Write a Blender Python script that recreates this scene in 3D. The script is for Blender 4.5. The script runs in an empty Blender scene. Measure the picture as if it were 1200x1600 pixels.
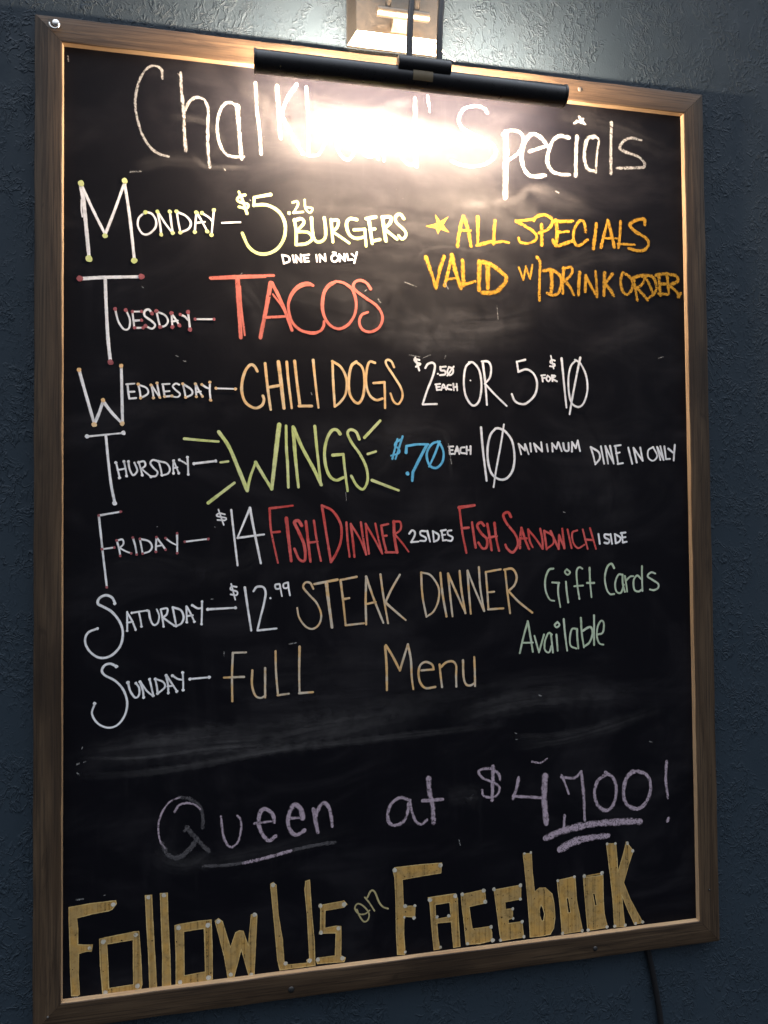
import bpy, bmesh, math, random
from mathutils import Vector, Matrix
random.seed(7)
SC = bpy.context.scene
COL = SC.collection

# ------------------------------------------------------------ sizes (metres)
ZT = 2.2            # height of the frame's inner top edge
FT = 0.022          # the frame stands this far off the wall (wall face is y = 0)
BW, BH = 0.9, 1.2338   # opening of the frame
RW = 0.0342         # width of a frame rail
LIP = 0.0093        # the slate lies this deep behind the frame's front


def P(x, v, d=0.0):
    """x to the right and v down from the opening's top left corner, d behind the frame's front"""
    return Vector((x, -FT + d, ZT - v))


# ------------------------------------------------------------ camera
cd = bpy.data.cameras.new('camera')
cam = bpy.data.objects.new('camera', cd)
COL.objects.link(cam)
cd.sensor_fit = 'VERTICAL'
cd.sensor_height = 36.0
cd.lens = 36.0 * 1100 / 1600
cd.clip_start, cd.clip_end = 0.02, 60
wv = lambda r: Vector((r[0], r[2], -r[1]))
rt = wv((0.98171117, 0.00940000, -0.19014418))
dn = wv((-0.00470607, 0.99967330, 0.02512269))
fw = wv((0.19031822, -0.02376840, 0.98143468))
rot = Matrix((rt, -dn, -fw)).transposed()
cam.matrix_world = Matrix.Translation(P(0.23424, 0.63841, -0.96500)) @ rot.to_4x4()
SC.camera = cam

# ------------------------------------------------------------ dim room light
world = bpy.data.worlds.new('World')
SC.world = world
world.use_nodes = True
nt = world.node_tree
nt.nodes.clear()
wo = nt.nodes.new('ShaderNodeOutputWorld')
bg = nt.nodes.new('ShaderNodeBackground')
tc = nt.nodes.new('ShaderNodeTexCoord')
sx = nt.nodes.new('ShaderNodeSeparateXYZ')
cr = nt.nodes.new('ShaderNodeValToRGB')
mr = nt.nodes.new('ShaderNodeMapRange')
mr.inputs[1].default_value, mr.inputs[2].default_value = -1, 1
nt.links.new(tc.outputs['Generated'], sx.inputs[0])
nt.links.new(sx.outputs['Z'], mr.inputs[0])
nt.links.new(mr.outputs[0], cr.inputs[0])
nt.links.new(cr.outputs[0], bg.inputs[0])
nt.links.new(bg.outputs[0], wo.inputs[0])
el = cr.color_ramp.elements
el[0].position, el[0].color = 0.0, (0.015, 0.016, 0.02, 1)
el[1].position, el[1].color = 1.0, (2.2, 2.4, 2.72, 1)
e = el.new(0.46); e.color = (0.035, 0.038, 0.046, 1)
e = el.new(0.62); e.color = (0.18, 0.195, 0.225, 1)
e = el.new(0.80); e.color = (1.02, 1.11, 1.27, 1)
bg.inputs[1].default_value = 1.3

SC.view_settings.view_transform = 'Standard'
SC.view_settings.look = 'None'
SC.view_settings.exposure = 0.0
SC.view_settings.gamma = 1.0
SC.view_settings.use_curve_mapping = False
SC.render.engine = 'CYCLES'
SC.cycles.max_bounces = 6
SC.cycles.transparent_max_bounces = 24
SC.cycles.sample_clamp_indirect = 6

LAMP_STRENGTH = 1850.0
LAMP_COLOR = (1.0, 0.745, 0.53)


# ------------------------------------------------------------ node helpers
class NT:
    def __init__(s, name):
        s.m = bpy.data.materials.new(name)
        s.m.use_nodes = True
        s.t = s.m.node_tree
        s.b = s.t.nodes['Principled BSDF']
        s.out = s.t.nodes['Material Output']

    def n(s, kind, **kw):
        nd = s.t.nodes.new(kind)
        for k, v in kw.items():
            setattr(nd, k, v)
        return nd

    def l(s, a, b):
        s.t.links.new(a, b)

    def coord(s, scale=(1, 1, 1), out='Object', loc=(0, 0, 0), rot=(0, 0, 0)):
        c = s.n('ShaderNodeTexCoord')
        mp = s.n('ShaderNodeMapping')
        mp.inputs['Scale'].default_value = scale
        mp.inputs['Location'].default_value = loc
        mp.inputs['Rotation'].default_value = rot
        s.l(c.outputs[out], mp.inputs[0])
        return mp.outputs[0]

    def noise(s, vec, scale, detail=4, rough=.55, dist=0):
        nd = s.n('ShaderNodeTexNoise')
        nd.inputs['Scale'].default_value = scale
        nd.inputs['Detail'].default_value = detail
        nd.inputs['Roughness'].default_value = rough
        nd.inputs['Distortion'].default_value = dist
        s.l(vec, nd.inputs['Vector'])
        return nd.outputs[0]

    def ramp(s, fac, *stops):
        r = s.n('ShaderNodeValToRGB')
        e = r.color_ramp.elements
        for i, (p, c) in enumerate(stops):
            c = (c, c, c, 1) if not isinstance(c, tuple) else (*c, 1)
            if i < 2:
                e[i].position, e[i].color = p, c
            else:
                k = e.new(p); k.color = c
        s.l(fac, r.inputs[0])
        return r.outputs[0]

    def rng(s, fac, a, b, c=0, d=1):
        r = s.n('ShaderNodeMapRange')
        r.interpolation_type = 'SMOOTHSTEP'
        for i, v in enumerate((a, b, c, d)):
            r.inputs[i + 1].default_value = v
        s.l(fac, r.inputs[0])
        return r.outputs[0]

    def math(s, op, a, b=None):
        m = s.n('ShaderNodeMath', operation=op)
        for i, v in enumerate((a, b)):
            if v is None:
                continue
            if isinstance(v, (int, float)):
                m.inputs[i].default_value = v
            else:
                s.l(v, m.inputs[i])
        return m.outputs[0]

    def mix(s, fac, a, b):
        m = s.n('ShaderNodeMix', data_type='RGBA')
        for k, v in ((0, fac), (6, a), (7, b)):
            if isinstance(v, (int, float)):
                m.inputs[k].default_value = v
            elif isinstance(v, tuple):
                m.inputs[k].default_value = (*v, 1)
            else:
                s.l(v, m.inputs[k])
        return m.outputs[2]

    def bump(s, h, strength, dist):
        b = s.n('ShaderNodeBump')
        b.inputs['Strength'].default_value = strength
        b.inputs['Distance'].default_value = dist
        s.l(h, b.inputs['Height'])
        s.l(b.outputs[0], s.b.inputs['Normal'])

    def set(s, **kw):
        for k, v in kw.items():
            i = s.b.inputs[k.replace('_', ' ')]
            if isinstance(v, tuple):
                i.default_value = (*v, 1) if len(v) == 3 else v
            elif isinstance(v, (int, float)):
                i.default_value = v
            else:
                s.l(v, i)
        return s


# ------------------------------------------------------------ materials
def mat_wall():
    m = NT('wall_paint')
    v = m.coord((1, 1, .75))
    warp = m.noise(v, 26, 3, .6)
    n1 = m.noise(v, 62, 3, .55, .8)
    ridge = m.math('ABSOLUTE', m.math('SUBTRACT', n1, .5))
    ridge = m.rng(ridge, .0, .055, 1, 0)
    n2 = m.noise(v, 120, 2, .5, .6)
    blob = m.rng(n2, .56, .66)
    mask = m.rng(m.noise(v, 17, 4, .65, .6), .43, .57)
    tex = m.math('MULTIPLY', m.math('MAXIMUM', ridge, m.math('MULTIPLY', blob, .8)), mask)
    grit = m.rng(m.noise(v, 210, 3, .6, .8), .54, .64)
    tex = m.math('ADD', tex, m.math('MULTIPLY', m.math('MULTIPLY', grit, .45), m.rng(m.noise(m.coord((1, 1, .75), loc=(4, 2, 7)), 11, 4, .6), .42, .60)))
    h = m.math('ADD', tex, m.math('MULTIPLY', m.noise(v, 9, 3), .6))
    h = m.math('ADD', h, m.math('MULTIPLY', m.noise(v, 420, 2), .10))
    m.bump(h, .58, .0030)
    col = m.mix(m.noise(v, 5, 4), (0.0185, 0.0298, 0.0410), (0.0272, 0.0395, 0.0518))
    return m.set(Base_Color=col, Roughness=m.rng(warp, .3, .7, .55, .7), Specular_IOR_Level=.18).m


def mat_wood(name, a, b, c, rough, spec=.45):
    m = NT(name)
    v = m.coord((2.2, 40, 40))
    g = m.noise(v, 1.6, 5, .6, 1.2)
    v2 = m.coord((9, 420, 420))
    f = m.noise(v2, 1.0, 3, .6, .3)
    big = m.noise(m.coord((4, 9, 9)), 1.0, 3)
    col = m.mix(m.rng(g, .35, .65), a, b)
    col = m.mix(m.rng(f, .46, .66, 0, .62), col, c)
    col = m.mix(m.rng(big, .5, .72, 0, .55), col, c)
    wear = m.rng(m.noise(m.coord((14, 60, 60), loc=(3, 1, 2)), 1.0, 5, .7, .8), .60, .70)
    col = m.mix(m.math('MULTIPLY', wear, .5), col, c)
    scr = m.rng(m.noise(m.coord((30, 700, 300), loc=(1, 5, 2)), 1.0, 2, .5), .70, .76)
    col = m.mix(m.math('MULTIPLY', scr, .5), col, b)
    m.bump(m.math('ADD', f, m.math('MULTIPLY', g, .6)), .5, .0007)
    return m.set(Base_Color=col, Roughness=m.rng(f, .3, .7, rough - .06, rough + .1), Specular_IOR_Level=spec).m


def mat_slate():
    m = NT('slate')
    v = m.coord()
    swirl = m.noise(m.coord((2.0, 1, 3.4), rot=(0, .25, 0)), 2.2, 6, .62, 1.6)
    wipe = m.noise(m.coord((3, 1, 42), rot=(0, .08, 0)), 1.3, 4, .6, .5)
    vert = m.noise(m.coord((40, 1, 4), rot=(0, .12, 0)), 1.2, 4, .6, .4)
    d = m.math('MULTIPLY', m.rng(swirl, .42, .72), m.rng(wipe, .30, .72, .45, 1))
    d = m.math('ADD', d, m.math('MULTIPLY', m.rng(vert, .55, .8), .30))
    speck = m.rng(m.noise(v, 620, 2, .5), .69, .76)
    d = m.math('ADD', d, m.math('MULTIPLY', speck, m.rng(swirl, .42, .7, .04, .9)))
    col = m.mix(d, (0.0024, 0.0024, 0.0042), (0.0120, 0.0115, 0.0140))
    fine = m.noise(v, 900, 2, .6)
    m.bump(m.math('ADD', fine, m.math('MULTIPLY', m.noise(v, 60, 3), .5)), .10, .0004)
    r = m.rng(fine, .3, .7, .33, .43)
    return m.set(Base_Color=col, Roughness=.74, Specular_IOR_Level=.075, Coat_Weight=.045, Coat_Roughness=r).m


def stroke_base(m):
    """v runs -1..1 across the stroke, u along it in metres"""
    uv = m.n('ShaderNodeUVMap', uv_map='stroke')
    sp = m.n('ShaderNodeSeparateXYZ')
    m.l(uv.outputs[0], sp.inputs[0])
    return sp.outputs[0], m.math('ABSOLUTE', sp.outputs[1]), uv.outputs[0]


def transparent_mix(m, alpha):
    tr = m.n('ShaderNodeBsdfTransparent')
    mx = m.n('ShaderNodeMixShader')
    m.l(alpha, mx.inputs[0])
    m.l(tr.outputs[0], mx.inputs[1])
    m.l(m.b.outputs[0], mx.inputs[2])
    m.l(mx.outputs[0], m.out.inputs[0])


def mat_marker(name, col, col2=None, lo=.86, streak=.0):
    m = NT(name)
    u, a, uv = stroke_base(m)
    v = m.coord()
    big = m.noise(v, 45, 3, .6)
    c = m.mix(m.rng(big, .38, .62), col, col2 or tuple(x * .86 for x in col))
    fine = m.noise(v, 900, 2, .6)
    c = m.mix(m.rng(fine, .35, .65, 0, .22), c, tuple(x * .6 for x in col))
    al = m.math('MULTIPLY', m.rng(a, .72, 1.0, 1, .55), m.rng(m.noise(v, 160, 4, .6), .28, .5, lo, 1))
    pr = m.noise(v, 75, 3, .6)
    al = m.math('MULTIPLY', al, m.rng(pr, .30, .52, .78, 1))
    if streak:
        mp = m.n('ShaderNodeMapping')
        mp.inputs['Scale'].default_value = (26, 3.2, 1)
        m.l(uv, mp.inputs[0])
        s = m.noise(mp.outputs[0], 1.0, 4, .6, .4)
        al = m.math('MULTIPLY', al, m.rng(s, .30, .52, 1 - streak, 1))
        hole = m.rng(m.noise(v, 210, 2, .5), .70, .745, 1, .12)
        al = m.math('MULTIPLY', al, hole)
    m.set(Base_Color=c, Roughness=.75, Specular_IOR_Level=.2)
    transparent_mix(m, al)
    return m.m


def mat_chalk(name, col, dens=.5, top=1.0):
    m = NT(name)
    u, a, uv = stroke_base(m)
    v = m.coord()
    g = m.noise(v, 1300, 2, .55)
    g2 = m.noise(v, 260, 3, .6)
    s = m.math('ADD', m.math('MULTIPLY', g, .65), m.math('MULTIPLY', g2, .35))
    thr = m.math('ADD', m.math('MULTIPLY', m.math('POWER', a, 4.0), .16), .5 - dens * .18)
    al = m.rng(m.math('SUBTRACT', s, thr), -.05, .05, .0, top)
    c = m.mix(m.rng(g2, .35, .65), col, tuple(x * .8 for x in col))
    m.set(Base_Color=c, Roughness=.95, Specular_IOR_Level=.1)
    transparent_mix(m, al)
    return m.m


def mat_smear(name, k):
    m = NT(name)
    u, a, uv = stroke_base(m)
    mp = m.n('ShaderNodeMapping')
    mp.inputs['Scale'].default_value = (6, 3.6, 1)
    m.l(uv, mp.inputs[0])
    s = m.noise(mp.outputs[0], 1.0, 5, .65, .5)
    b = m.noise(m.coord(), 55, 5, .7)
    col = m.n('ShaderNodeVertexColor', layer_name='fade')
    al = m.math('MULTIPLY', m.rng(a, .15, 1.0, 1, 0), m.rng(s, .18, .80))
    al = m.math('MULTIPLY', al, m.rng(b, .25, .7, .35, 1))
    al = m.math('MULTIPLY', m.math('MULTIPLY', al, k), col.outputs[0])
    m.set(Base_Color=(.265, .258, .258), Roughness=1.0, Specular_IOR_Level=.0)
    transparent_mix(m, al)
    return m.m


def mat_plain(name, col, rough=.5, metal=0, spec=.5, grain=0):
    m = NT(name)
    v = m.coord()
    n = m.noise(v, 220, 3)
    m.set(Base_Color=m.mix(n, col, tuple(x * .82 for x in col)), Metallic=metal, Specular_IOR_Level=spec,
          Roughness=m.rng(n, .3, .7, rough - .05, rough + .06))
    if grain:
        f = m.noise(m.coord((6, 900, 900)), 1, 2)
        m.bump(f, grain, .0002)
    return m.m


def mat_emit(name, col, strength):
    m = NT(name)
    m.t.nodes.remove(m.b)
    e = m.n('ShaderNodeEmission')
    e.inputs[0].default_value = (*col, 1)
    e.inputs[1].default_value = strength
    m.l(e.outputs[0], m.out.inputs[0])
    return m.m


M = {
    'wall': mat_wall(),
    'wood': mat_wood('stained_wood', (0.047, 0.030, 0.018), (0.082, 0.054, 0.032), (0.016, 0.011, 0.008), .5, .22),
    'raw_wood': mat_wood('raw_wood', (0.36, 0.25, 0.145), (0.44, 0.32, 0.195), (0.22, 0.14, 0.08), .6),
    'slate': mat_slate(),
    'screw': mat_plain('steel', (0.72, 0.70, 0.66), .25, 1.0),
    'wire': mat_plain('dull_wire', (0.35, 0.33, 0.30), .5, .6),
    'clip': mat_plain('tan_clip', (0.20, 0.15, 0.08), .5),
    'dull_screw': mat_plain('dull_screw', (0.06, 0.055, 0.05), .55),
    'dark_screw': mat_plain('dark_screw', (0.012, 0.012, 0.012), .5),
    'black': mat_plain('black_enamel', (0.014, 0.014, 0.016), .32, 0, .5),
    'white': mat_plain('white_enamel', (0.8, 0.78, 0.74), .5),
    'brass': mat_plain('brushed_brass', (0.21, 0.18, 0.145), .42, 1.0, .5, .35),
    'cord': mat_plain('cord_rubber', (0.008, 0.008, 0.009), .5),
    'lamp': mat_emit('lamp_glow', LAMP_COLOR, LAMP_STRENGTH),
    'white_chalk': mat_chalk('white_chalk', (0.40, 0.40, 0.39), .16),
    'orange_chalk': mat_chalk('orange_chalk', (0.46, 0.25, 0.030), .26),
    'lilac_chalk': mat_chalk('lilac_chalk', (0.48, 0.385, 0.45), .24),
    'faint_chalk': mat_chalk('faint_chalk', (0.20, 0.19, 0.20), .12, .5),
    'speck_chalk': mat_chalk('speck_chalk', (0.40, 0.40, 0.39), .15, .6),
    'white_marker': mat_marker('white_marker', (0.84, 0.84, 0.84)),
    'lime_marker': mat_marker('lime_marker', (0.56, 0.62, 0.22), (0.62, 0.66, 0.31)),
    'coral_marker': mat_marker('coral_marker', (0.62, 0.17, 0.125), None, .8, .25),
    'red_marker': mat_marker('red_marker', (0.52, 0.066, 0.058), (0.60, 0.11, 0.10), .75, .2),
    'maroon_marker': mat_marker('maroon_marker', (0.36, 0.10, 0.11)),
    'tan_marker': mat_marker('tan_marker', (0.80, 0.50, 0.22), (0.78, 0.58, 0.33)),
    'faded_tan_marker': mat_marker('faded_tan_marker', (0.66, 0.42, 0.18), (0.56, 0.50, 0.40)),
    'cyan_marker': mat_marker('cyan_marker', (0.12, 0.46, 0.72)),
    'green_marker': mat_marker('green_marker', (0.50, 0.58, 0.45), (0.42, 0.52, 0.36)),
    'ochre_marker': mat_marker('ochre_marker', (0.46, 0.272, 0.075), (0.37, 0.245, 0.092), .7, .5),
    'gold_edge': mat_marker('gold_edge', (0.62, 0.45, 0.19), (0.52, 0.34, 0.12), .6),
    'olive_marker': mat_marker('olive_marker', (0.42, 0.36, 0.18)),
    'grey_marker': mat_marker('grey_marker', (0.58, 0.55, 0.47), (0.48, 0.45, 0.36), .6, .25),
}


# ------------------------------------------------------------ object helpers
def empty(name, loc, label, cat):
    o = bpy.data.objects.new(name, None)
    COL.objects.link(o)
    o.location = loc
    o.empty_display_size = .05
    o['label'], o['category'] = label, cat
    return o


def link(name, me, mats, parent=None, label=None):
    for m in mats if isinstance(mats, (list, tuple)) else [mats]:
        me.materials.append(m)
    o = bpy.data.objects.new(name, me)
    COL.objects.link(o)
    if parent:
        o.parent = parent
        o.matrix_parent_inverse = Matrix.Translation(-world_loc(parent))
    if label:
        o['label'] = label
    return o


def world_loc(o):
    v = Vector((0, 0, 0))
    while o:
        v += o.location + (o.matrix_parent_inverse.translation if o.parent else Vector((0, 0, 0)))
        o = o.parent
    return v


def mesh_bm(name, bm, smooth=False):
    bmesh.ops.recalc_face_normals(bm, faces=bm.faces)
    me = bpy.data.meshes.new(name)
    bm.to_mesh(me)
    bm.free()
    if smooth:
        for p in me.polygons:
            p.use_smooth = True
    return me


def smooth_by_angle(me, deg=35):
    for p in me.polygons:
        p.use_smooth = True
    try:
        me.set_sharp_from_angle(angle=math.radians(deg))
    except Exception:
        pass


def tube(path, r, seg=14, caps=True, bm=None):
    bm = bm or bmesh.new()
    rings = []
    rr = r if isinstance(r, (list, tuple)) else [r] * len(path)
    for i, p in enumerate(path):
        t = (path[min(i + 1, len(path) - 1)] - path[max(i - 1, 0)]).normalized()
        ref = Vector((0, 1, 0)) if abs(t.y) < .8 else Vector((1, 0, 0))
        a = t.cross(ref).normalized()
        b = t.cross(a)
        rings.append([bm.verts.new(p + rr[i] * (a * math.cos(k * math.tau / seg) + b * math.sin(k * math.tau / seg)))
                      for k in range(seg)])
    for A, B in zip(rings, rings[1:]):
        for k in range(seg):
            bm.faces.new((A[k], A[(k + 1) % seg], B[(k + 1) % seg], B[k]))
    if caps:
        bm.faces.new(rings[0][::-1])
        bm.faces.new(rings[-1])
    return bm


def spline(pts, step):
    """Catmull-Rom through 2D or 3D points, resampled at about step"""
    if len(pts) == 2:
        n = max(1, int((pts[1] - pts[0]).length / step))
        return [pts[0].lerp(pts[1], i / n) for i in range(n + 1)]
    out = []
    ext = [pts[0] * 2 - pts[1]] + pts + [pts[-1] * 2 - pts[-2]]
    for i in range(1, len(ext) - 2):
        p0, p1, p2, p3 = ext[i - 1:i + 3]
        n = max(2, int((p2 - p1).length / step))
        for k in range(n):
            t = k / n
            out.append(.5 * ((2 * p1) + (p2 - p0) * t + (2 * p0 - 5 * p1 + 4 * p2 - p3) * t * t
                             + (3 * p1 - p0 - 3 * p2 + p3) * t ** 3))
    out.append(pts[-1])
    return out


# ------------------------------------------------------------ the wall
bm = bmesh.new()
vs = [bm.verts.new(c) for c in ((-1.6, 0, .3), (2.6, 0, .3), (2.6, 0, 3.3), (-1.6, 0, 3.3),
                                (-1.6, .12, .3), (2.6, .12, .3), (2.6, .12, 3.3), (-1.6, .12, 3.3))]
for f in ((0, 1, 2, 3), (7, 6, 5, 4), (0, 4, 5, 1), (2, 6, 7, 3), (1, 5, 6, 2), (0, 3, 7, 4)):
    bm.faces.new([vs[i] for i in f])
wall = link('wall', mesh_bm('wall', bm), M['wall'])
wall['label'], wall['category'] = 'dark blue plaster wall with rough splattered texture behind the board', 'wall'

# ------------------------------------------------------------ the chalkboard
board = empty('chalkboard', P(BW / 2, BH + RW, FT),
              'large framed chalkboard of weekday specials hanging on the dark blue wall', 'chalkboard')


def rail(horizontal, length, label):
    """a mitred rail lying along local x, its inner edge on y = 0, widening to y = +RW, front towards +z"""
    front = FT
    prof = [(0.0, front - LIP - .0008), (0.0, front - .0009), (.0009, front), (RW - .004, front),
            (RW - .0012, front - .0012), (RW, front - .004), (RW, .0005), (.002, .0005), (.002, front - LIP - .0008)]
    bm = bmesh.new()
    n = max(2, int(length / .02))
    rings = []
    ph = random.uniform(0, 9)
    for i in range(n + 1):
        t = i / n
        ring = []
        for (a, z) in prof:
            x = (-a) + t * (length + 2 * a) + (.0002 if i == 0 else -.0002 if i == n else 0)
            w = .00025 * math.sin(x * 37 + ph) + .0002 * math.sin(x * 91 + ph * 2) if 0 < i < n else 0
            ring.append(bm.verts.new((x, a + (w if a > .01 or z > front - .002 else 0), z)))
        rings.append(ring)
    k = len(prof)
    for A, B in zip(rings, rings[1:]):
        for j in range(k):
            f = bm.faces.new((A[j], A[(j + 1) % k], B[(j + 1) % k], B[j]))
            if j == 0:
                f.material_index = 1
    bm.faces.new(rings[0]); bm.faces.new(rings[-1][::-1])
    me = mesh_bm('frame_rail', bm)
    smooth_by_angle(me, 25)
    o = link('frame_rail', me, [M['wood'], M['raw_wood']], None, label)
    o.parent = board
    return o


def place_rail(o, origin, ax, ay):
    az = Vector(ax).cross(Vector(ay))
    m = Matrix((Vector(ax), Vector(ay), az)).transposed().to_4x4()
    o.matrix_local = Matrix.Translation(Vector(origin) - board.location) @ m


r_top = rail(True, BW, 'top rail of the frame, glowing orange under the lamp')
place_rail(r_top, P(0, 0, FT), (1, 0, 0), (0, 0, 1))
r_bot = rail(True, BW, 'bottom rail of the frame, dark below with a bright inner edge')
place_rail(r_bot, P(BW, BH, FT), (-1, 0, 0), (0, 0, -1))
r_left = rail(False, BH, 'left rail of the frame')
place_rail(r_left, P(0, BH, FT), (0, 0, 1), (-1, 0, 0))
r_right = rail(False, BH, 'right rail of the frame')
place_rail(r_right, P(BW, 0, FT), (0, 0, -1), (1, 0, 0))

bm = bmesh.new()
y0, y1 = LIP, FT - .001
vs = [bm.verts.new(P(x, v, d)) for d in (y0, y1) for x, v in ((-.0015, -.0015), (BW + .0015, -.0015), (BW + .0015, BH + .0015), (-.0015, BH + .0015))]
for f in ((0, 3, 2, 1), (4, 5, 6, 7), (0, 1, 5, 4), (1, 2, 6, 5), (2, 3, 7, 6), (3, 0, 4, 7)):
    bm.faces.new([vs[i] for i in f])
surf = link('writing_surface', mesh_bm('writing_surface', bm), M['slate'], board)


def screw(rail_o, x, v, r, mat, hooked=False):
    bm = bmesh.new()
    prof = [(r, .0002), (r, .0006), (r * .75, .0016), (r * .3, .002)]
    seg = 14
    rings = [[bm.verts.new(P(x, v) + Vector((rr * math.cos(k * math.tau / seg), -h, rr * math.sin(k * math.tau / seg))))
              for k in range(seg)] for rr, h in prof]
    for A, B in zip(rings, rings[1:]):
        for k in range(seg):
            bm.faces.new((A[k], A[(k + 1) % seg], B[(k + 1) % seg], B[k]))
    bm.faces.new(rings[-1])
    bm.faces.new(rings[0][::-1])
    if hooked:           # the top left screw has a small bent hanger loop round it
        path = [P(x + .0062 * math.cos(t) - .001, v + .003 - .0062 * math.sin(t), -.0025) for t in
                [math.radians(a) for a in range(170, 371, 20)]]
        tube(path, .0011, 8, True, bm)
    me = mesh_bm('screw', bm, True)
    o = link('screw', me, mat)
    o.parent = rail_o
    o.matrix_parent_inverse = (board.matrix_basis @ rail_o.matrix_basis).inverted()
    return o


screw(r_top, -.0078, -.0242, .0048, M['screw'], True)
screw(r_top, .7268, -.0176, .0036, M['dull_screw'])
screw(r_bot, .729, 1.2532, .0036, M['dark_screw'])
screw(r_bot, .2887, 1.254, .0042, M['dark_screw'])
screw(r_bot, -.015, 1.2481, .0016, M['dull_screw'])
screw(r_right, .9163, 1.1882, .0014, M['dark_screw'])

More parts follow.
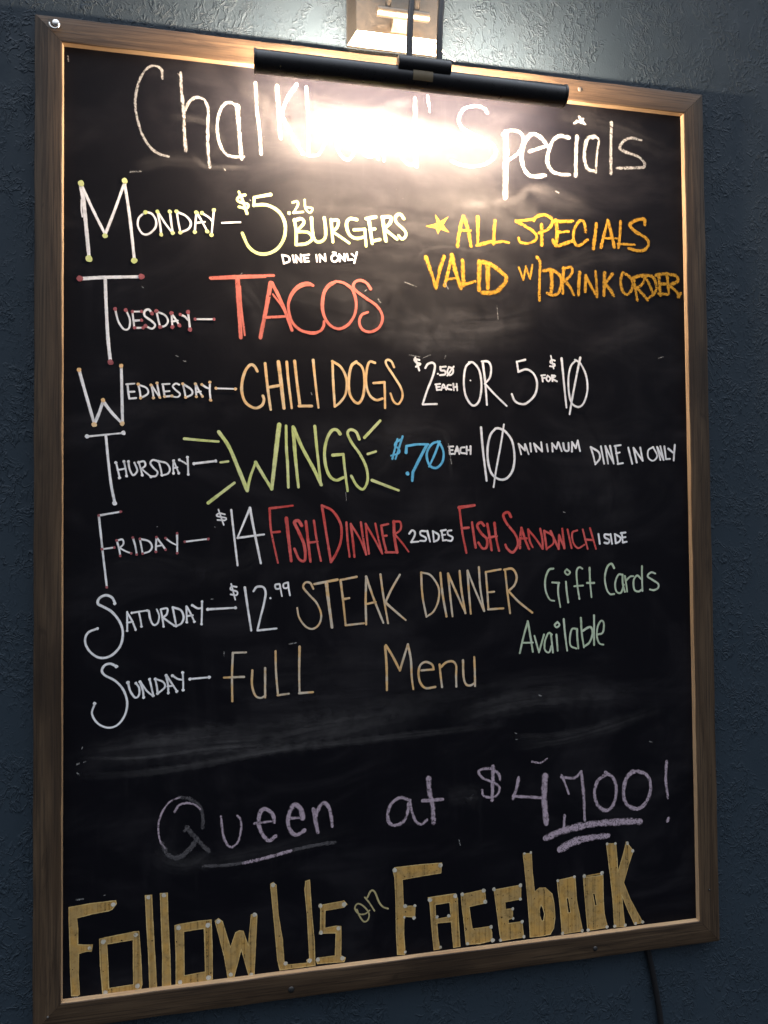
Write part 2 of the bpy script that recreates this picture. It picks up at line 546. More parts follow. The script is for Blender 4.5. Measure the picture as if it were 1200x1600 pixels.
# ------------------------------------------------------------ the writing, in 0.1 mm from the slate's top left corner
WRITING = [
    ('white chalk word reading Chalk', 'white_chalk',
     '43;1243,282 1237,162|39;1237,173 1191,130 1108,127 1026,193 954,326 907,505 892,692 919,863 974,1052 1066,1217 1189,1314 1317,1342|52;1482,184 1492,430 1519,713 1526,976 1547,1237|52;1533,685 1607,549 1713,489 1797,529 1843,657 1834,879 1837,1166 1858,1433|48;2235,560 2138,519 2052,557 1988,686 1962,866 1986,1085 2071,1232 2178,1267 2307,1255|66;2235,560 2245,726 2261,992 2285,1279|53;2477,208 2499,610 2530,876 2550,1187|54;2777,224 2790,489 2802,759 2819,948|54;3040,179 2913,386 2827,621|54;2827,621 2943,835 3123,1134',
     '', ''),
    ('white chalk word reading board, washed out by the lamp glare', 'white_chalk',
     '50;3181,193 3201,623 3203,1154|50;3205,795 3286,571 3401,544 3485,709 3440,945 3339,1127 3203,1154|51;3746,537 3629,637 3584,873 3654,1098 3769,1160 3852,1021 3865,758 3818,588 3746,537|51;4139,555 3992,585 3917,840 3974,1039 4090,1087 4164,963|51;4168,552 4181,815 4193,1106|51;4271,600 4275,1128|51;4278,805 4360,591 4494,534|52;4717,674 4597,656 4521,811 4533,1046 4652,1153 4757,1114|66;4746,181 4747,671 4756,1158|48;4934,131 4950,249|19;4944,234 4961,352',
     '', ''),
    ('white chalk word reading Specials', 'white_chalk',
     '47;5833,264 5786,210 5681,190 5576,207 5471,263 5405,397 5442,532 5675,636 5885,717 5962,824 5908,957 5775,1050 5617,1090 5435,1088 5286,1044|88;6126,540 6122,809 6112,1142 6099,1505|49;6067,572 6153,512 6286,499 6380,554 6391,655 6322,816 6146,965|50;6497,787 6765,679|65;6765,679 6703,586 6582,521 6474,570 6376,760 6373,965 6438,1114 6545,1161 6722,1130|65;7115,520 6992,506 6881,569 6796,746 6772,929 6846,1052 6982,1092 7114,1085|71;7254,494 7236,730 7222,1076|41;7222,288 7356,209|41;7301,191 7383,285|41;7253,253 7389,287|71;7534,466 7435,502 7382,638 7373,848 7427,974 7524,997|41;7534,466 7609,498 7595,618 7570,778 7552,1010|57;7825,226 7807,598 7800,1007|52;8315,443 8143,428 8028,484 7955,597 8053,654 8253,702 8366,798 8350,865|52;8350,865 8163,890 7906,918',
     '', ''),
    ('white word reading Monday with lime dots on its letter ends', 'white_marker',
     '53;213,1832 249,2085 278,2401 312,2771|21;219,2023 217,2151 229,2246|37;229,1852 368,2161 513,2459|37;513,2459 628,2140 755,1754|42;759,1764 820,2190 880,2766|29;1023,2125 942,2202 925,2311 982,2415 1064,2414 1146,2328 1157,2229 1105,2142 1023,2121|29;1177,2109 1208,2269 1224,2409|29;1188,2119 1280,2264 1369,2377|29;1336,2096 1353,2237 1373,2376|29;1426,2090 1446,2230 1473,2363|29;1426,2090 1540,2135 1607,2218 1581,2307 1473,2369|29;1683,2081 1670,2213 1661,2345|29;1687,2080 1760,2206 1823,2322|29;1670,2224 1792,2200|29;1760,2086 1845,2134 1893,2185|29;1913,2030 1897,2196 1880,2373|26;2020,2198 2264,2169',
     'lime_marker', '213,1806,41 759,1726,39 513,2481,33 312,2799,46 880,2788,40 1023,2127,29 1177,2109,27 1224,2415,27 1336,2096,27 1373,2383,27 1421,2085,27 1473,2369,27 1683,2081,28 1661,2349,27 1754,2082,28 1823,2329,28 1913,2030,28 1880,2373,28'),
    ('pale lime price reading $5.26', 'lime_marker',
     '39;2328,1784 2259,1808 2224,1863 2281,1894 2369,1911 2350,1967 2247,1956|39;2247,1748 2304,1880 2354,2038|44;2675,1750 2454,1809|44;2454,1809 2447,1921|49;2447,1916 2628,1902 2791,1985 2872,2146 2859,2338 2764,2500 2624,2580 2485,2578 2370,2491 2291,2319|30;2979,1838 3039,1817 3050,1869 2990,1981|30;2990,1981 3121,1959|30;3145,1789 3157,1908 3216,1964 3254,1901 3180,1890',
     'lime_marker', '2927,1991,25'),
    ('pale lime word reading Burgers', 'lime_marker',
     '45;3002,2077 3024,2255 3023,2422|45;3002,2089 3096,2057 3131,2115 3024,2243|45;3024,2243 3190,2243 3249,2323 3165,2401 3023,2427|45;3239,2035 3250,2214 3284,2344 3356,2364 3428,2298 3434,2153 3418,2021|45;3514,2038 3525,2195 3536,2351|45;3514,2050 3611,2043 3598,2141 3530,2206|45;3530,2206 3657,2282 3766,2352|46;3878,2011 3781,2006 3731,2083 3767,2226 3863,2280 3974,2255|46;3840,2160 3992,2141|46;3992,2141 4009,2380|46;4050,1998 4073,2155 4096,2337|46;4013,1988 4148,1954|46;4065,2143 4134,2126|46;4096,2305 4207,2273|46;4247,1946 4270,2116 4294,2287|46;4247,1951 4364,1942 4358,2024 4270,2116|46;4270,2116 4381,2194 4456,2251|47;4559,1947 4509,1889 4446,1919 4446,2005 4569,2119 4586,2192 4531,2246 4481,2200',
     '', ''),
    ('small white note reading Dine in only', 'white_marker',
     '27;2829,2584 2852,2697|27;2829,2584 2916,2602 2927,2663 2852,2701|27;2975,2581 2993,2676|27;3026,2674 3017,2578|27;3017,2578 3092,2662|27;3092,2662 3086,2562|27;3128,2571 3140,2659|27;3117,2572 3200,2555|27;3135,2612 3187,2603|27;3140,2659 3199,2651|27;3302,2553 3311,2648|27;3354,2646 3350,2550|27;3350,2550 3430,2631|27;3430,2631 3422,2535|27;3571,2530 3522,2558 3522,2618 3570,2632 3614,2576 3571,2530|27;3535,2504 3576,2506|27;3630,2623 3624,2527|27;3624,2527 3703,2614|27;3703,2614 3696,2517|27;3733,2515 3751,2596|27;3751,2596 3812,2587|27;3801,2510 3849,2549|27;3874,2481 3856,2560 3836,2634',
     '', ''),
    ('orange chalk star', 'orange_chalk',
     'P;4885,2035 5050,1968 5027,1849 5103,1943 5227,1862 5145,1992 5235,2098 5102,2060 5067,2138 5035,2054|28;4906,2028 5072,2021',
     '', ''),
    ('orange chalk words reading All specials', 'orange_chalk',
     '56;5357,2284 5390,2049 5446,1847|62;5455,1846 5523,2057 5560,2271|38;5399,2052 5559,2046|56;5669,1847 5670,2046 5664,2246|56;5655,2255 5863,2189|56;5936,1879 5915,2064 5908,2212|49;5908,2203 6044,2173 6139,2184|49;6546,1804 6259,1855|49;6259,1855 6396,1915 6524,1985 6583,2060 6541,2134 6429,2176 6319,2161 6298,2107|64;6665,1878 6661,2178|55;6545,1825 6593,1760 6714,1729 6817,1769 6828,1857 6748,1951 6617,2005|60;6890,1808 6909,1985 6896,2143|50;6857,1821 7158,1788|50;6910,1974 7088,1951|60;6841,2105 6906,2178 7142,2094|55;7369,1931 7349,1805 7282,1775 7201,1880 7165,2030 7197,2133 7264,2153 7396,2056|66;7546,1802 7520,1984 7489,2181|59;7615,2151 7676,1930 7736,1745|66;7736,1745 7790,1943 7832,2132|41;7685,2014 7880,2001|60;7943,1740 7932,1933 7901,2138|51;7897,2085 8168,2081|57;8349,1753 8339,1674 8186,1707 8099,1782 8183,1872 8356,1957 8408,2050 8341,2145 8224,2170 8074,2141',
     '', ''),
    ('orange chalk words reading Valid w/drink order', 'orange_chalk',
     '66;4883,2487 4951,2679 5027,2922|66;5150,2461 5091,2636 5027,2922|57;5159,2872 5214,2663 5270,2436|71;5270,2436 5320,2656 5401,2901|38;5195,2784 5328,2759|72;5429,2495 5435,2684 5442,2847|48;5442,2847 5612,2794|82;5688,2504 5680,2704 5673,2911|87;5813,2540 5808,2869|68;5741,2501 5876,2536 6020,2631 6095,2714 6035,2839 5907,2933 5726,2952|34;6295,2545 6362,2724|34;6362,2724 6405,2520|34;6405,2538 6467,2701|34;6467,2701 6507,2496|54;6583,2377 6628,2453 6615,2718 6610,3017|60;6802,2557 6811,2723 6796,2910|55;6682,2570 6813,2551 6943,2632 6964,2751 6918,2883 6826,2930 6737,2903|60;7001,2519 6987,2712 6984,2890|50;7002,2513 7124,2495 7129,2591 7010,2711|55;7021,2710 7097,2789 7157,2901|60;7258,2570 7243,2738 7233,2897|55;7343,2840 7358,2607|56;7358,2607 7445,2770 7532,2913|56;7518,2533 7530,2722 7532,2902|61;7664,2557 7657,2717 7646,2885|56;7789,2560 7684,2693|56;7661,2706 7750,2795 7806,2887|56;7963,2528 7925,2658 7957,2806 8025,2854 8106,2776 8121,2647 8054,2566 7974,2527|57;8145,2593 8166,2751 8197,2931|57;8145,2593 8262,2553 8330,2591 8283,2681 8189,2749|57;8201,2749 8303,2850 8371,2922|57;8333,2571 8400,2674 8456,2800|57;8297,2551 8450,2553 8517,2667 8502,2797 8395,2888|57;8567,2535 8576,2686 8585,2834|57;8522,2527 8710,2494|57;8576,2664 8682,2658|57;8561,2816 8703,2817|58;8709,2516 8718,2656 8727,2805|58;8709,2505 8852,2518 8886,2602 8730,2677|58;8754,2685 8870,2777 8905,2850|58;8932,2794 8891,2842',
     '', ''),
    ('white word reading Tuesday with red dots on its letter ends', 'white_marker',
     '41;220,3067 498,3034 951,2998|43;513,3046 527,3449 547,3831 577,4137|28;638,3454 678,3612 748,3711 809,3696 823,3584 778,3462|28;855,3476 879,3688|28;855,3471 971,3465|28;879,3592 971,3581|28;883,3688 991,3683|29;1103,3485 1063,3433 1012,3457 1011,3521 1093,3582 1144,3638 1103,3689 1022,3656|29;1161,3456 1185,3567 1210,3663|29;1161,3456 1267,3498 1309,3572 1277,3638 1210,3663|29;1354,3472 1360,3569 1366,3655|29;1354,3472 1412,3556 1457,3630|29;1360,3580 1432,3566|29;1470,3482 1526,3507 1568,3549|29;1568,3444 1582,3559 1594,3678|26;1661,3535 1909,3524',
     'maroon_marker', '200,3068,39 971,2997,39 581,4158,38 638,3448,26 772,3458,27 855,3471,22 971,3465,22 971,3583,22 885,3688,22 991,3683,22 1103,3485,27 1022,3656,27 1161,3450,27 1210,3663,27 1354,3468,27 1366,3655,27 1457,3630,27 1470,3482,22 1568,3444,31 1594,3678,31 1661,3535,22 1909,3524,22'),
    ('coral red word reading Tacos', 'coral_marker',
     '44;1863,2960 2214,2919 2711,2876|26;1873,2974 2214,2943 2602,2905|61;2224,2956 2238,3275 2264,3757|30;2256,3053 2276,3383 2317,3722|53;2671,2985 2611,3322 2528,3746|53;2689,2984 2818,3244 2959,3627|27;2699,3139 2840,3332 2915,3529|40;2588,3467 2883,3437|40;3251,2986 3173,2956 3062,2996 2951,3126 2910,3306 2959,3505 3080,3622 3235,3649 3347,3621 3396,3552 3404,3484|27;3240,2980 3128,2997 3017,3066 2939,3193 2917,3328 2981,3537 3124,3642 3280,3662 3392,3586|41;3577,2911 3464,2974 3391,3124 3382,3327 3460,3504 3594,3577 3730,3525 3834,3373 3858,3190 3803,3011 3690,2927 3577,2911|27;3565,2925 3441,3031 3394,3214 3415,3416 3527,3557 3639,3568 3799,3443 3864,3235 3836,3055 3712,2948|46;4066,2985 4009,2908 3918,2875 3838,2914 3830,2998 3984,3115 4156,3231 4235,3376 4188,3527 4060,3601 3946,3572 3901,3472 3936,3368 4024,3323',
     '', ''),
    ('white word reading Wednesday with tan dots on its letter ends', 'white_marker',
     '41;191,4277 260,4538 379,4977|39;379,4977 438,4828 488,4669|39;488,4679 597,4825 721,4960|41;714,4207 721,4525 729,4949|27;794,4449 802,4544 814,4629|27;778,4443 879,4431|27;802,4544 879,4538|27;814,4633 899,4622|27;929,4445 949,4540 959,4621|27;929,4445 1031,4484 1051,4558 959,4621|27;1092,4440 1112,4535 1122,4616|27;1092,4440 1153,4534 1204,4608|27;1167,4416 1184,4512 1204,4608|27;1241,4435 1255,4531 1265,4595|27;1235,4429 1327,4422|27;1255,4527 1327,4519|27;1265,4595 1358,4582|27;1451,4429 1410,4415 1368,4453 1410,4506 1461,4551 1434,4595 1348,4589|27;1497,4417 1523,4524 1534,4599|27;1497,4417 1607,4489 1617,4554 1534,4599|27;1663,4412 1669,4509 1675,4585|27;1663,4412 1711,4508 1752,4578|27;1669,4524 1732,4514|27;1747,4420 1805,4457 1847,4471|27;1852,4384 1851,4515 1861,4627|26;1931,4465 2190,4466',
     'tan_marker', '191,4271,28 714,4202,28 488,4663,28 379,4987,33 727,4966,31 929,4438,20 959,4621,20 1092,4446,20 1122,4616,20 1167,4416,20 1204,4608,20 1265,4595,20 1358,4582,20 1497,4417,20 1534,4599,20 1663,4412,20 1675,4585,20 1752,4578,20 1747,4420,20 1852,4384,21 1861,4627,21 1931,4465,21 2190,4466,21'),
    ('tan words reading Chili dogs', 'tan_marker',
     '38;2483,4211 2444,4142 2391,4126 2326,4205 2282,4349 2275,4503 2324,4644 2441,4718 2539,4683 2571,4605 2557,4550|39;2589,4102 2612,4339 2637,4559 2662,4735|48;2770,4073 2801,4333 2842,4709|44;2626,4431 2801,4395|39;2884,4069 2904,4330 2948,4706|39;2993,4056 3020,4327 3062,4670|39;3051,4677 3224,4673|36;3248,4033 3275,4319 3317,4693|36;3518,4037 3525,4311 3545,4674|36;3512,4037 3635,4116 3713,4283 3700,4486 3620,4612 3545,4674|38;3851,4034 3782,4100 3747,4282 3756,4484 3823,4595 3891,4612 3949,4502 3969,4297 3941,4117 3851,4034|37;4121,4038 4045,4027 4003,4137 3992,4342 4041,4499 4132,4565 4224,4544|40;4100,4327 4254,4311|37;4254,4311 4259,4470 4260,4675|37;4395,4090 4357,4011 4299,3990 4280,4048 4389,4216 4492,4384 4514,4509 4455,4614 4386,4581 4340,4468',
     '', ''),
    ('white price reading $2.50 each or 5 for $10', 'white_marker',
     '31;4766,3973 4696,3964 4719,4010 4784,4030 4718,4072|31;4708,3941 4764,4123|31;4855,4085 4895,4026 4967,4008 4997,4057 4965,4197 4879,4407 4811,4605|31;4811,4612 5019,4600|28;5157,4056 5078,4066|28;5078,4066 5085,4112 5144,4117 5148,4168 5072,4182|28;5205,4062 5180,4132 5215,4178 5264,4141 5260,4083 5205,4062|25;5277,4052 5179,4186|28;5011,4318 5022,4399|28;4999,4319 5070,4309|28;5017,4357 5065,4351|28;5022,4399 5074,4393|28;5086,4397 5118,4315 5160,4390|28;5098,4366 5153,4358|28;5233,4323 5185,4325 5177,4371 5237,4388|28;5266,4304 5275,4396|28;5317,4302 5325,4395|28;5271,4350 5321,4344|31;5531,3980 5457,4053 5426,4229 5441,4438 5511,4576 5584,4609 5658,4526 5692,4314 5663,4104 5579,3990 5507,3981|32;5714,3974 5747,4242 5771,4593|32;5702,3963 5799,3964 5842,4051 5821,4193 5741,4289|32;5746,4289 5891,4437 6073,4604|32;6369,3915 6239,3948|32;6239,3948 6262,4096|32;6262,4096 6392,4056 6504,4124 6552,4265 6512,4432 6385,4554 6285,4569 6198,4524 6155,4430|28;6836,3910 6786,3899 6767,3943 6835,3965 6822,3999 6759,3996|25;6774,3840 6817,4030|29;6630,4139 6641,4227|29;6617,4139 6681,4130|29;6637,4179 6680,4173|30;6718,4141 6697,4189 6730,4224 6763,4175 6718,4141|30;6787,4134 6793,4217|30;6787,4134 6840,4142 6794,4179 6864,4220|33;6944,3874 6972,4204 7009,4606|33;7169,3897 7091,3984 7049,4154 7051,4370 7094,4537 7196,4594 7287,4532 7350,4337 7333,4121 7246,3943 7157,3886|33;7242,3854 7178,4126 7109,4440 7058,4705',
     'white_marker', '5036,4167,14 5523,4249,12'),
    ('white word reading Thursday', 'white_marker',
     '25;296,5142 498,5118 737,5089|33;521,5122 547,5416 587,5774 631,6005|25;647,5479 667,5563 693,5679|25;747,5467 767,5562 781,5657|25;667,5580 767,5558|25;803,5467 817,5562 861,5646 914,5586 878,5481|25;934,5476 958,5561 978,5645|25;934,5476 999,5461 1015,5518 962,5565|25;968,5561 1039,5624 1090,5666|25;1162,5453 1111,5443 1080,5485 1121,5549 1171,5602 1151,5655 1090,5662|25;1186,5463 1212,5559 1227,5644|25;1186,5459 1284,5484 1329,5558 1304,5622 1227,5648|25;1377,5451 1372,5536 1376,5618|25;1377,5451 1407,5525 1444,5617|25;1376,5547 1424,5540|25;1453,5439 1511,5471 1542,5492|25;1556,5402 1562,5514 1566,5632|31;1639,5487 1924,5450',
     'white_marker', '292,5142,28 741,5089,30 631,6016,31 647,5483,20 693,5683,20 747,5467,20 781,5657,20 803,5467,20 934,5476,20 978,5645,20 1090,5666,20 1186,5463,20 1227,5644,20 1377,5451,20 1376,5618,20 1444,5617,20 1453,5439,20 1556,5402,20 1566,5632,20 1639,5487,22 1924,5450,22'),
    ('lime word reading Wings with burst lines round it', 'lime_marker',
     '34;1516,5153 1740,5171 1960,5185|31;1987,5467 2088,5453|43;1825,6014 2170,5743|52;1967,5055 2097,5249 2224,5552 2340,5845|43;2340,5845 2383,5660 2455,5463|43;2455,5463 2555,5637 2669,5823|61;2776,4942 2741,5218 2669,5823|40;2869,4956 2872,5261 2886,5481 2895,5801|48;2966,4972 2992,5370 3033,5800|44;2972,4983 3091,5258 3244,5545 3349,5766|44;3264,4955 3290,5255 3342,5766|41;3616,5054 3572,5001 3504,5007 3436,5119 3397,5299 3411,5499 3466,5644 3555,5703 3656,5665|41;3513,5353 3659,5340|41;3659,5340 3680,5564 3715,5851|42;3887,5124 3842,5023 3763,4993 3722,5048 3784,5182 3896,5338 3981,5517 4000,5697 3938,5826 3847,5776 3769,5642|46;3962,5100 4187,4859|36;4006,5332 4121,5295|37;4064,5701 4258,5775 4443,5843',
     '', ''),
    ('cyan price reading $.70', 'cyan_marker',
     '31;4482,5122 4417,5159 4398,5214 4453,5250 4453,5313 4341,5351|29;4436,5113 4359,5396|29;4511,5076 4405,5396|40;4559,5303 4565,5212|40;4565,5212 4725,5186 4885,5184|40;4866,5189 4760,5383 4655,5585|40;4655,5585 4644,5704|37;5056,5141 4951,5170 4874,5272 4864,5382 4910,5492 5004,5519 5090,5435 5111,5306 5074,5196 5027,5141|34;5046,5159 4978,5326 4894,5501',
     'cyan_marker', '4576,5604,30'),
    ('white words reading each 10 minimum', 'white_marker',
     '28;5198,5213 5206,5318|28;5188,5213 5255,5208|28;5201,5264 5245,5260|28;5206,5318 5264,5314|28;5277,5317 5313,5211|28;5313,5211 5346,5316|28;5285,5276 5341,5270|28;5424,5219 5370,5229 5366,5294 5431,5306|28;5457,5209 5456,5317|28;5515,5205 5514,5316|28;5457,5261 5515,5257|33;5678,4927 5699,5225 5752,5700|35;5899,4938 5819,5036 5774,5224 5779,5429 5831,5597 5947,5680 6066,5661 6156,5538 6185,5350 6153,5125 6056,4986 5958,4937 5899,4938|31;6028,4879 5974,5184 5900,5540 5858,5792|29;6251,5159 6289,5312|29;6251,5159 6349,5252|29;6349,5252 6345,5164|29;6351,5164 6406,5310|29;6431,5149 6443,5268|29;6489,5149 6525,5267|29;6495,5156 6612,5261|29;6602,5130 6618,5266|29;6690,5159 6707,5265|29;6781,5264 6773,5145|30;6773,5145 6841,5222|30;6841,5222 6867,5126|30;6875,5134 6924,5257|30;6950,5142 6971,5239 7032,5246 7034,5135|30;7087,5261 7090,5123|30;7090,5123 7148,5207|30;7148,5207 7182,5099|30;7182,5099 7217,5254',
     '', ''),
    ('white note reading Dine in only near the right edge', 'white_marker',
     '30;7397,5191 7437,5323 7466,5443|30;7397,5191 7521,5262 7540,5358 7466,5448|30;7561,5177 7609,5437|30;7635,5176 7674,5437|30;7635,5176 7766,5436|30;7710,5170 7766,5436|30;7797,5174 7837,5435|30;7784,5169 7884,5154|30;7808,5283 7866,5265|30;7831,5440 7916,5427|30;8008,5191 8069,5433|31;8095,5195 8144,5413|31;8095,5195 8243,5388|31;8207,5188 8243,5388|31;8421,5178 8340,5228 8338,5338 8417,5386 8486,5312 8421,5178|31;8489,5177 8539,5373|31;8489,5177 8593,5372|31;8543,5164 8593,5372|31;8610,5164 8633,5360|31;8633,5360 8701,5354|31;8677,5200 8758,5260|31;8787,5141 8771,5285 8763,5378',
     '', ''),
    ('white word reading Friday with dull brown dots on its letter ends', 'white_marker',
     '25;434,6176 707,6127|26;434,6176 478,6612 533,7110|24;474,6616 627,6597|25;657,6509 686,6615 700,6703|25;657,6509 726,6493 740,6552 692,6604|25;692,6604 766,6647 836,6676|25;857,6470 887,6575 907,6692|25;947,6492 967,6598 981,6682|25;947,6488 1058,6519 1099,6589 1068,6652 981,6682|25;1156,6469 1150,6569 1149,6660|25;1160,6473 1221,6559 1272,6634|25;1149,6590 1231,6574|25;1272,6485 1343,6539 1405,6572|25;1420,6423 1421,6562 1421,6679|25;1518,6533 1824,6498',
     'maroon_marker', '434,6176,18 707,6127,18 474,6616,18 533,7114,18 627,6597,18 657,6505,18 700,6707,18 836,6676,18 857,6470,18 907,6692,18 947,6488,18 981,6682,18 1156,6469,18 1149,6660,18 1272,6634,18 1272,6481,18 1420,6419,18 1421,6683,18 1518,6533,18 1824,6498,19'),
    ('white price reading $14', 'white_marker',
     '26;2041,6170 1967,6155 1936,6191 2056,6220 2041,6250 1946,6245|24;1957,6105 2026,6311|29;2126,6112 2156,6398 2207,6858|29;2375,6085 2209,6485|29;2209,6490 2562,6446|33;2375,6085 2423,6357 2517,6837',
     '', ''),
    ('red words reading Fish dinner', 'red_marker',
     '31;2639,6092 2954,6054|31;2639,6092 2659,6403 2747,6837|31;2665,6421 2774,6411|44;2866,6230 2897,6537 2928,6812|44;3073,6330 3030,6264 2975,6285 3029,6407 3109,6606 3114,6804 3037,6792 2973,6648|40;3133,6275 3160,6541 3191,6828|32;3243,6265 3281,6542 3335,6819|32;3171,6567 3292,6553|37;3356,6055 3415,6455 3475,6837|37;3356,6055 3507,6134 3617,6324 3615,6546 3547,6723 3475,6837|32;3696,6291 3710,6547 3737,6771|32;3757,6314 3784,6548 3805,6772|32;3757,6314 3886,6527 3970,6741|32;3899,6292 3931,6528 3970,6741|33;3967,6315 3988,6551 4009,6731|33;3967,6315 4091,6530 4199,6734|33;4104,6310 4148,6530 4199,6734|33;4189,6340 4217,6531 4261,6712|33;4189,6340 4288,6318|33;4217,6486 4263,6482|33;4249,6716 4422,6719|44;4369,6285 4378,6511 4411,6719|33;4369,6285 4461,6292 4465,6398 4379,6465|27;4385,6470 4481,6580 4578,6712',
     '', ''),
    ('white note reading 2 sides', 'white_marker',
     '29;4594,6456 4634,6411 4674,6435 4669,6491 4621,6577|29;4621,6577 4726,6572|29;4829,6425 4763,6424 4758,6474 4832,6516 4827,6561 4750,6560|29;4857,6425 4897,6574|29;4939,6426 4954,6574|29;4939,6426 5021,6477 5016,6546 4954,6574|29;5069,6427 5087,6560|29;5058,6422 5129,6409|29;5073,6484 5121,6478|29;5087,6560 5139,6554|29;5212,6417 5160,6428 5164,6478 5230,6516 5210,6566 5158,6561',
     '', ''),
    ('red words reading Fish sandwich', 'red_marker',
     '45;5336,6089 5565,6057|38;5336,6089 5379,6453 5435,6742|38;5368,6389 5471,6380|38;5525,6305 5547,6478 5574,6668|38;5706,6352 5658,6306 5602,6351 5656,6456 5745,6550 5739,6666 5678,6681 5618,6599|38;5755,6329 5789,6527 5816,6708|38;5865,6319 5887,6528 5928,6719|38;5777,6527 5899,6505|38;6117,6227 6076,6161 6002,6198 6049,6320 6182,6485 6222,6626 6141,6746 6056,6693 6027,6635|39;6278,6392 6255,6556 6249,6684|39;6278,6392 6330,6557 6390,6698|39;6256,6544 6355,6545|34;6382,6417 6404,6581 6448,6676|34;6382,6417 6504,6559 6602,6701|34;6569,6407 6600,6560 6607,6701|34;6631,6443 6649,6584 6665,6707|34;6632,6438 6756,6510 6772,6621 6665,6702|34;6732,6444 6854,6705|34;6854,6705 6863,6504|34;6863,6504 6943,6694|34;6943,6694 6915,6410|32;6999,6422 7058,6696|33;7152,6436 7074,6471 7085,6613 7160,6698 7263,6651|32;7242,6425 7314,6712|32;7358,6407 7448,6714|32;7278,6573 7406,6582',
     '', ''),
    ('white note reading 1 side', 'white_marker',
     '31;7499,6494 7517,6638|31;7668,6506 7602,6500 7602,6548 7674,6585 7652,6633 7595,6625|31;7694,6496 7717,6641|31;7764,6497 7778,6634|31;7764,6497 7855,6551 7836,6611 7778,6634|31;7877,6484 7893,6624|31;7864,6484 7938,6475|31;7884,6551 7937,6545|31;7893,6624 7954,6615',
     '', ''),
    ('white word reading Saturday', 'white_marker',
     '31;636,7330 597,7251 517,7218 439,7257 423,7325 488,7367 597,7439 696,7578 732,7725 696,7891 577,8011 439,8026 321,7938 266,7811 301,7699 419,7647|26;786,7445 786,7581 786,7690|26;786,7451 846,7562 892,7679|26;786,7585 856,7573|26;846,7457 1037,7432|26;932,7450 952,7545 966,7640|26;1057,7439 1077,7549 1117,7624 1168,7605 1189,7511 1158,7421|27;1209,7427 1229,7533 1245,7650|27;1209,7422 1291,7414 1284,7492 1229,7533|27;1239,7533 1321,7599 1382,7644|27;1362,7406 1386,7538 1407,7649|27;1362,7400 1464,7441 1501,7531 1474,7615 1407,7649|27;1537,7394 1540,7511 1542,7603|27;1543,7395 1598,7503 1639,7600|27;1542,7522 1619,7514|27;1613,7380 1681,7424 1729,7421|27;1740,7336 1737,7486 1732,7635|28;1812,7441 2173,7431',
     'white_marker', '632,7329,21 419,7647,19 786,7690,17 892,7679,17 846,7457,17 1037,7432,17 966,7640,17 1245,7650,17 1382,7644,17 1407,7649,18 1542,7603,18 1639,7600,18 1613,7380,18 1740,7336,18 1732,7635,18 1812,7441,22 2177,7431,22'),
    ('white price reading $12.99', 'white_marker',
     '24;2191,7151 2128,7143 2115,7186 2199,7216 2191,7263 2115,7250|24;2122,7110 2174,7323|29;2301,7162 2343,7462 2384,7744|29;2418,7215 2461,7158 2547,7164 2579,7241 2557,7382 2513,7554 2469,7736|29;2469,7747 2723,7730|26;2763,7126 2709,7136 2719,7190 2774,7181 2769,7126 2784,7214 2799,7291|26;2883,7107 2822,7127 2828,7182 2882,7173 2883,7107 2893,7206 2908,7283',
     'white_marker', '2643,7315,15'),
    ('faded tan word reading Steak', 'faded_tan_marker',
     '31;3228,7203 3189,7125 3123,7113 3090,7178 3166,7279 3275,7403 3334,7559 3306,7690 3218,7753 3119,7716 3032,7593 3005,7460|35;3244,7138 3562,7085|44;3410,7130 3441,7408 3483,7740|31;3607,7091 3832,7051|31;3607,7091 3642,7391 3673,7714|31;3643,7358 3726,7345|31;3673,7720 3932,7701|32;3968,7054 3958,7400 3962,7717|32;3968,7054 4072,7359 4206,7703|32;3969,7434 4101,7409|32;4171,7025 4209,7318 4274,7712|32;4449,7036 4325,7242 4238,7420|32;4238,7420 4379,7547 4528,7676',
     '', ''),
    ('faded tan word reading Dinner', 'faded_tan_marker',
     '31;4761,7011 4776,7333 4831,7641|31;4761,7011 4897,7052 5013,7226 5011,7408 4938,7565 4831,7641|32;5043,7021 5071,7318 5126,7644|32;5157,7035 5182,7321 5216,7647|32;5157,7035 5273,7301 5408,7607|32;5329,7000 5356,7303 5408,7607|32;5449,7002 5464,7306 5489,7617|32;5449,7002 5561,7286 5690,7584|32;5618,6953 5638,7264 5690,7584|32;5722,7024 5949,6989|32;5722,7024 5742,7313 5756,7563|32;5749,7318 5847,7311|32;5751,7563 5982,7556|32;6015,6995 6047,7321 6084,7629|33;6003,6995 6126,6986 6191,7092 6159,7219 6059,7310|33;6067,7310 6217,7466 6425,7630',
     '', ''),
    ('pale green words reading Gift cards available', 'green_marker',
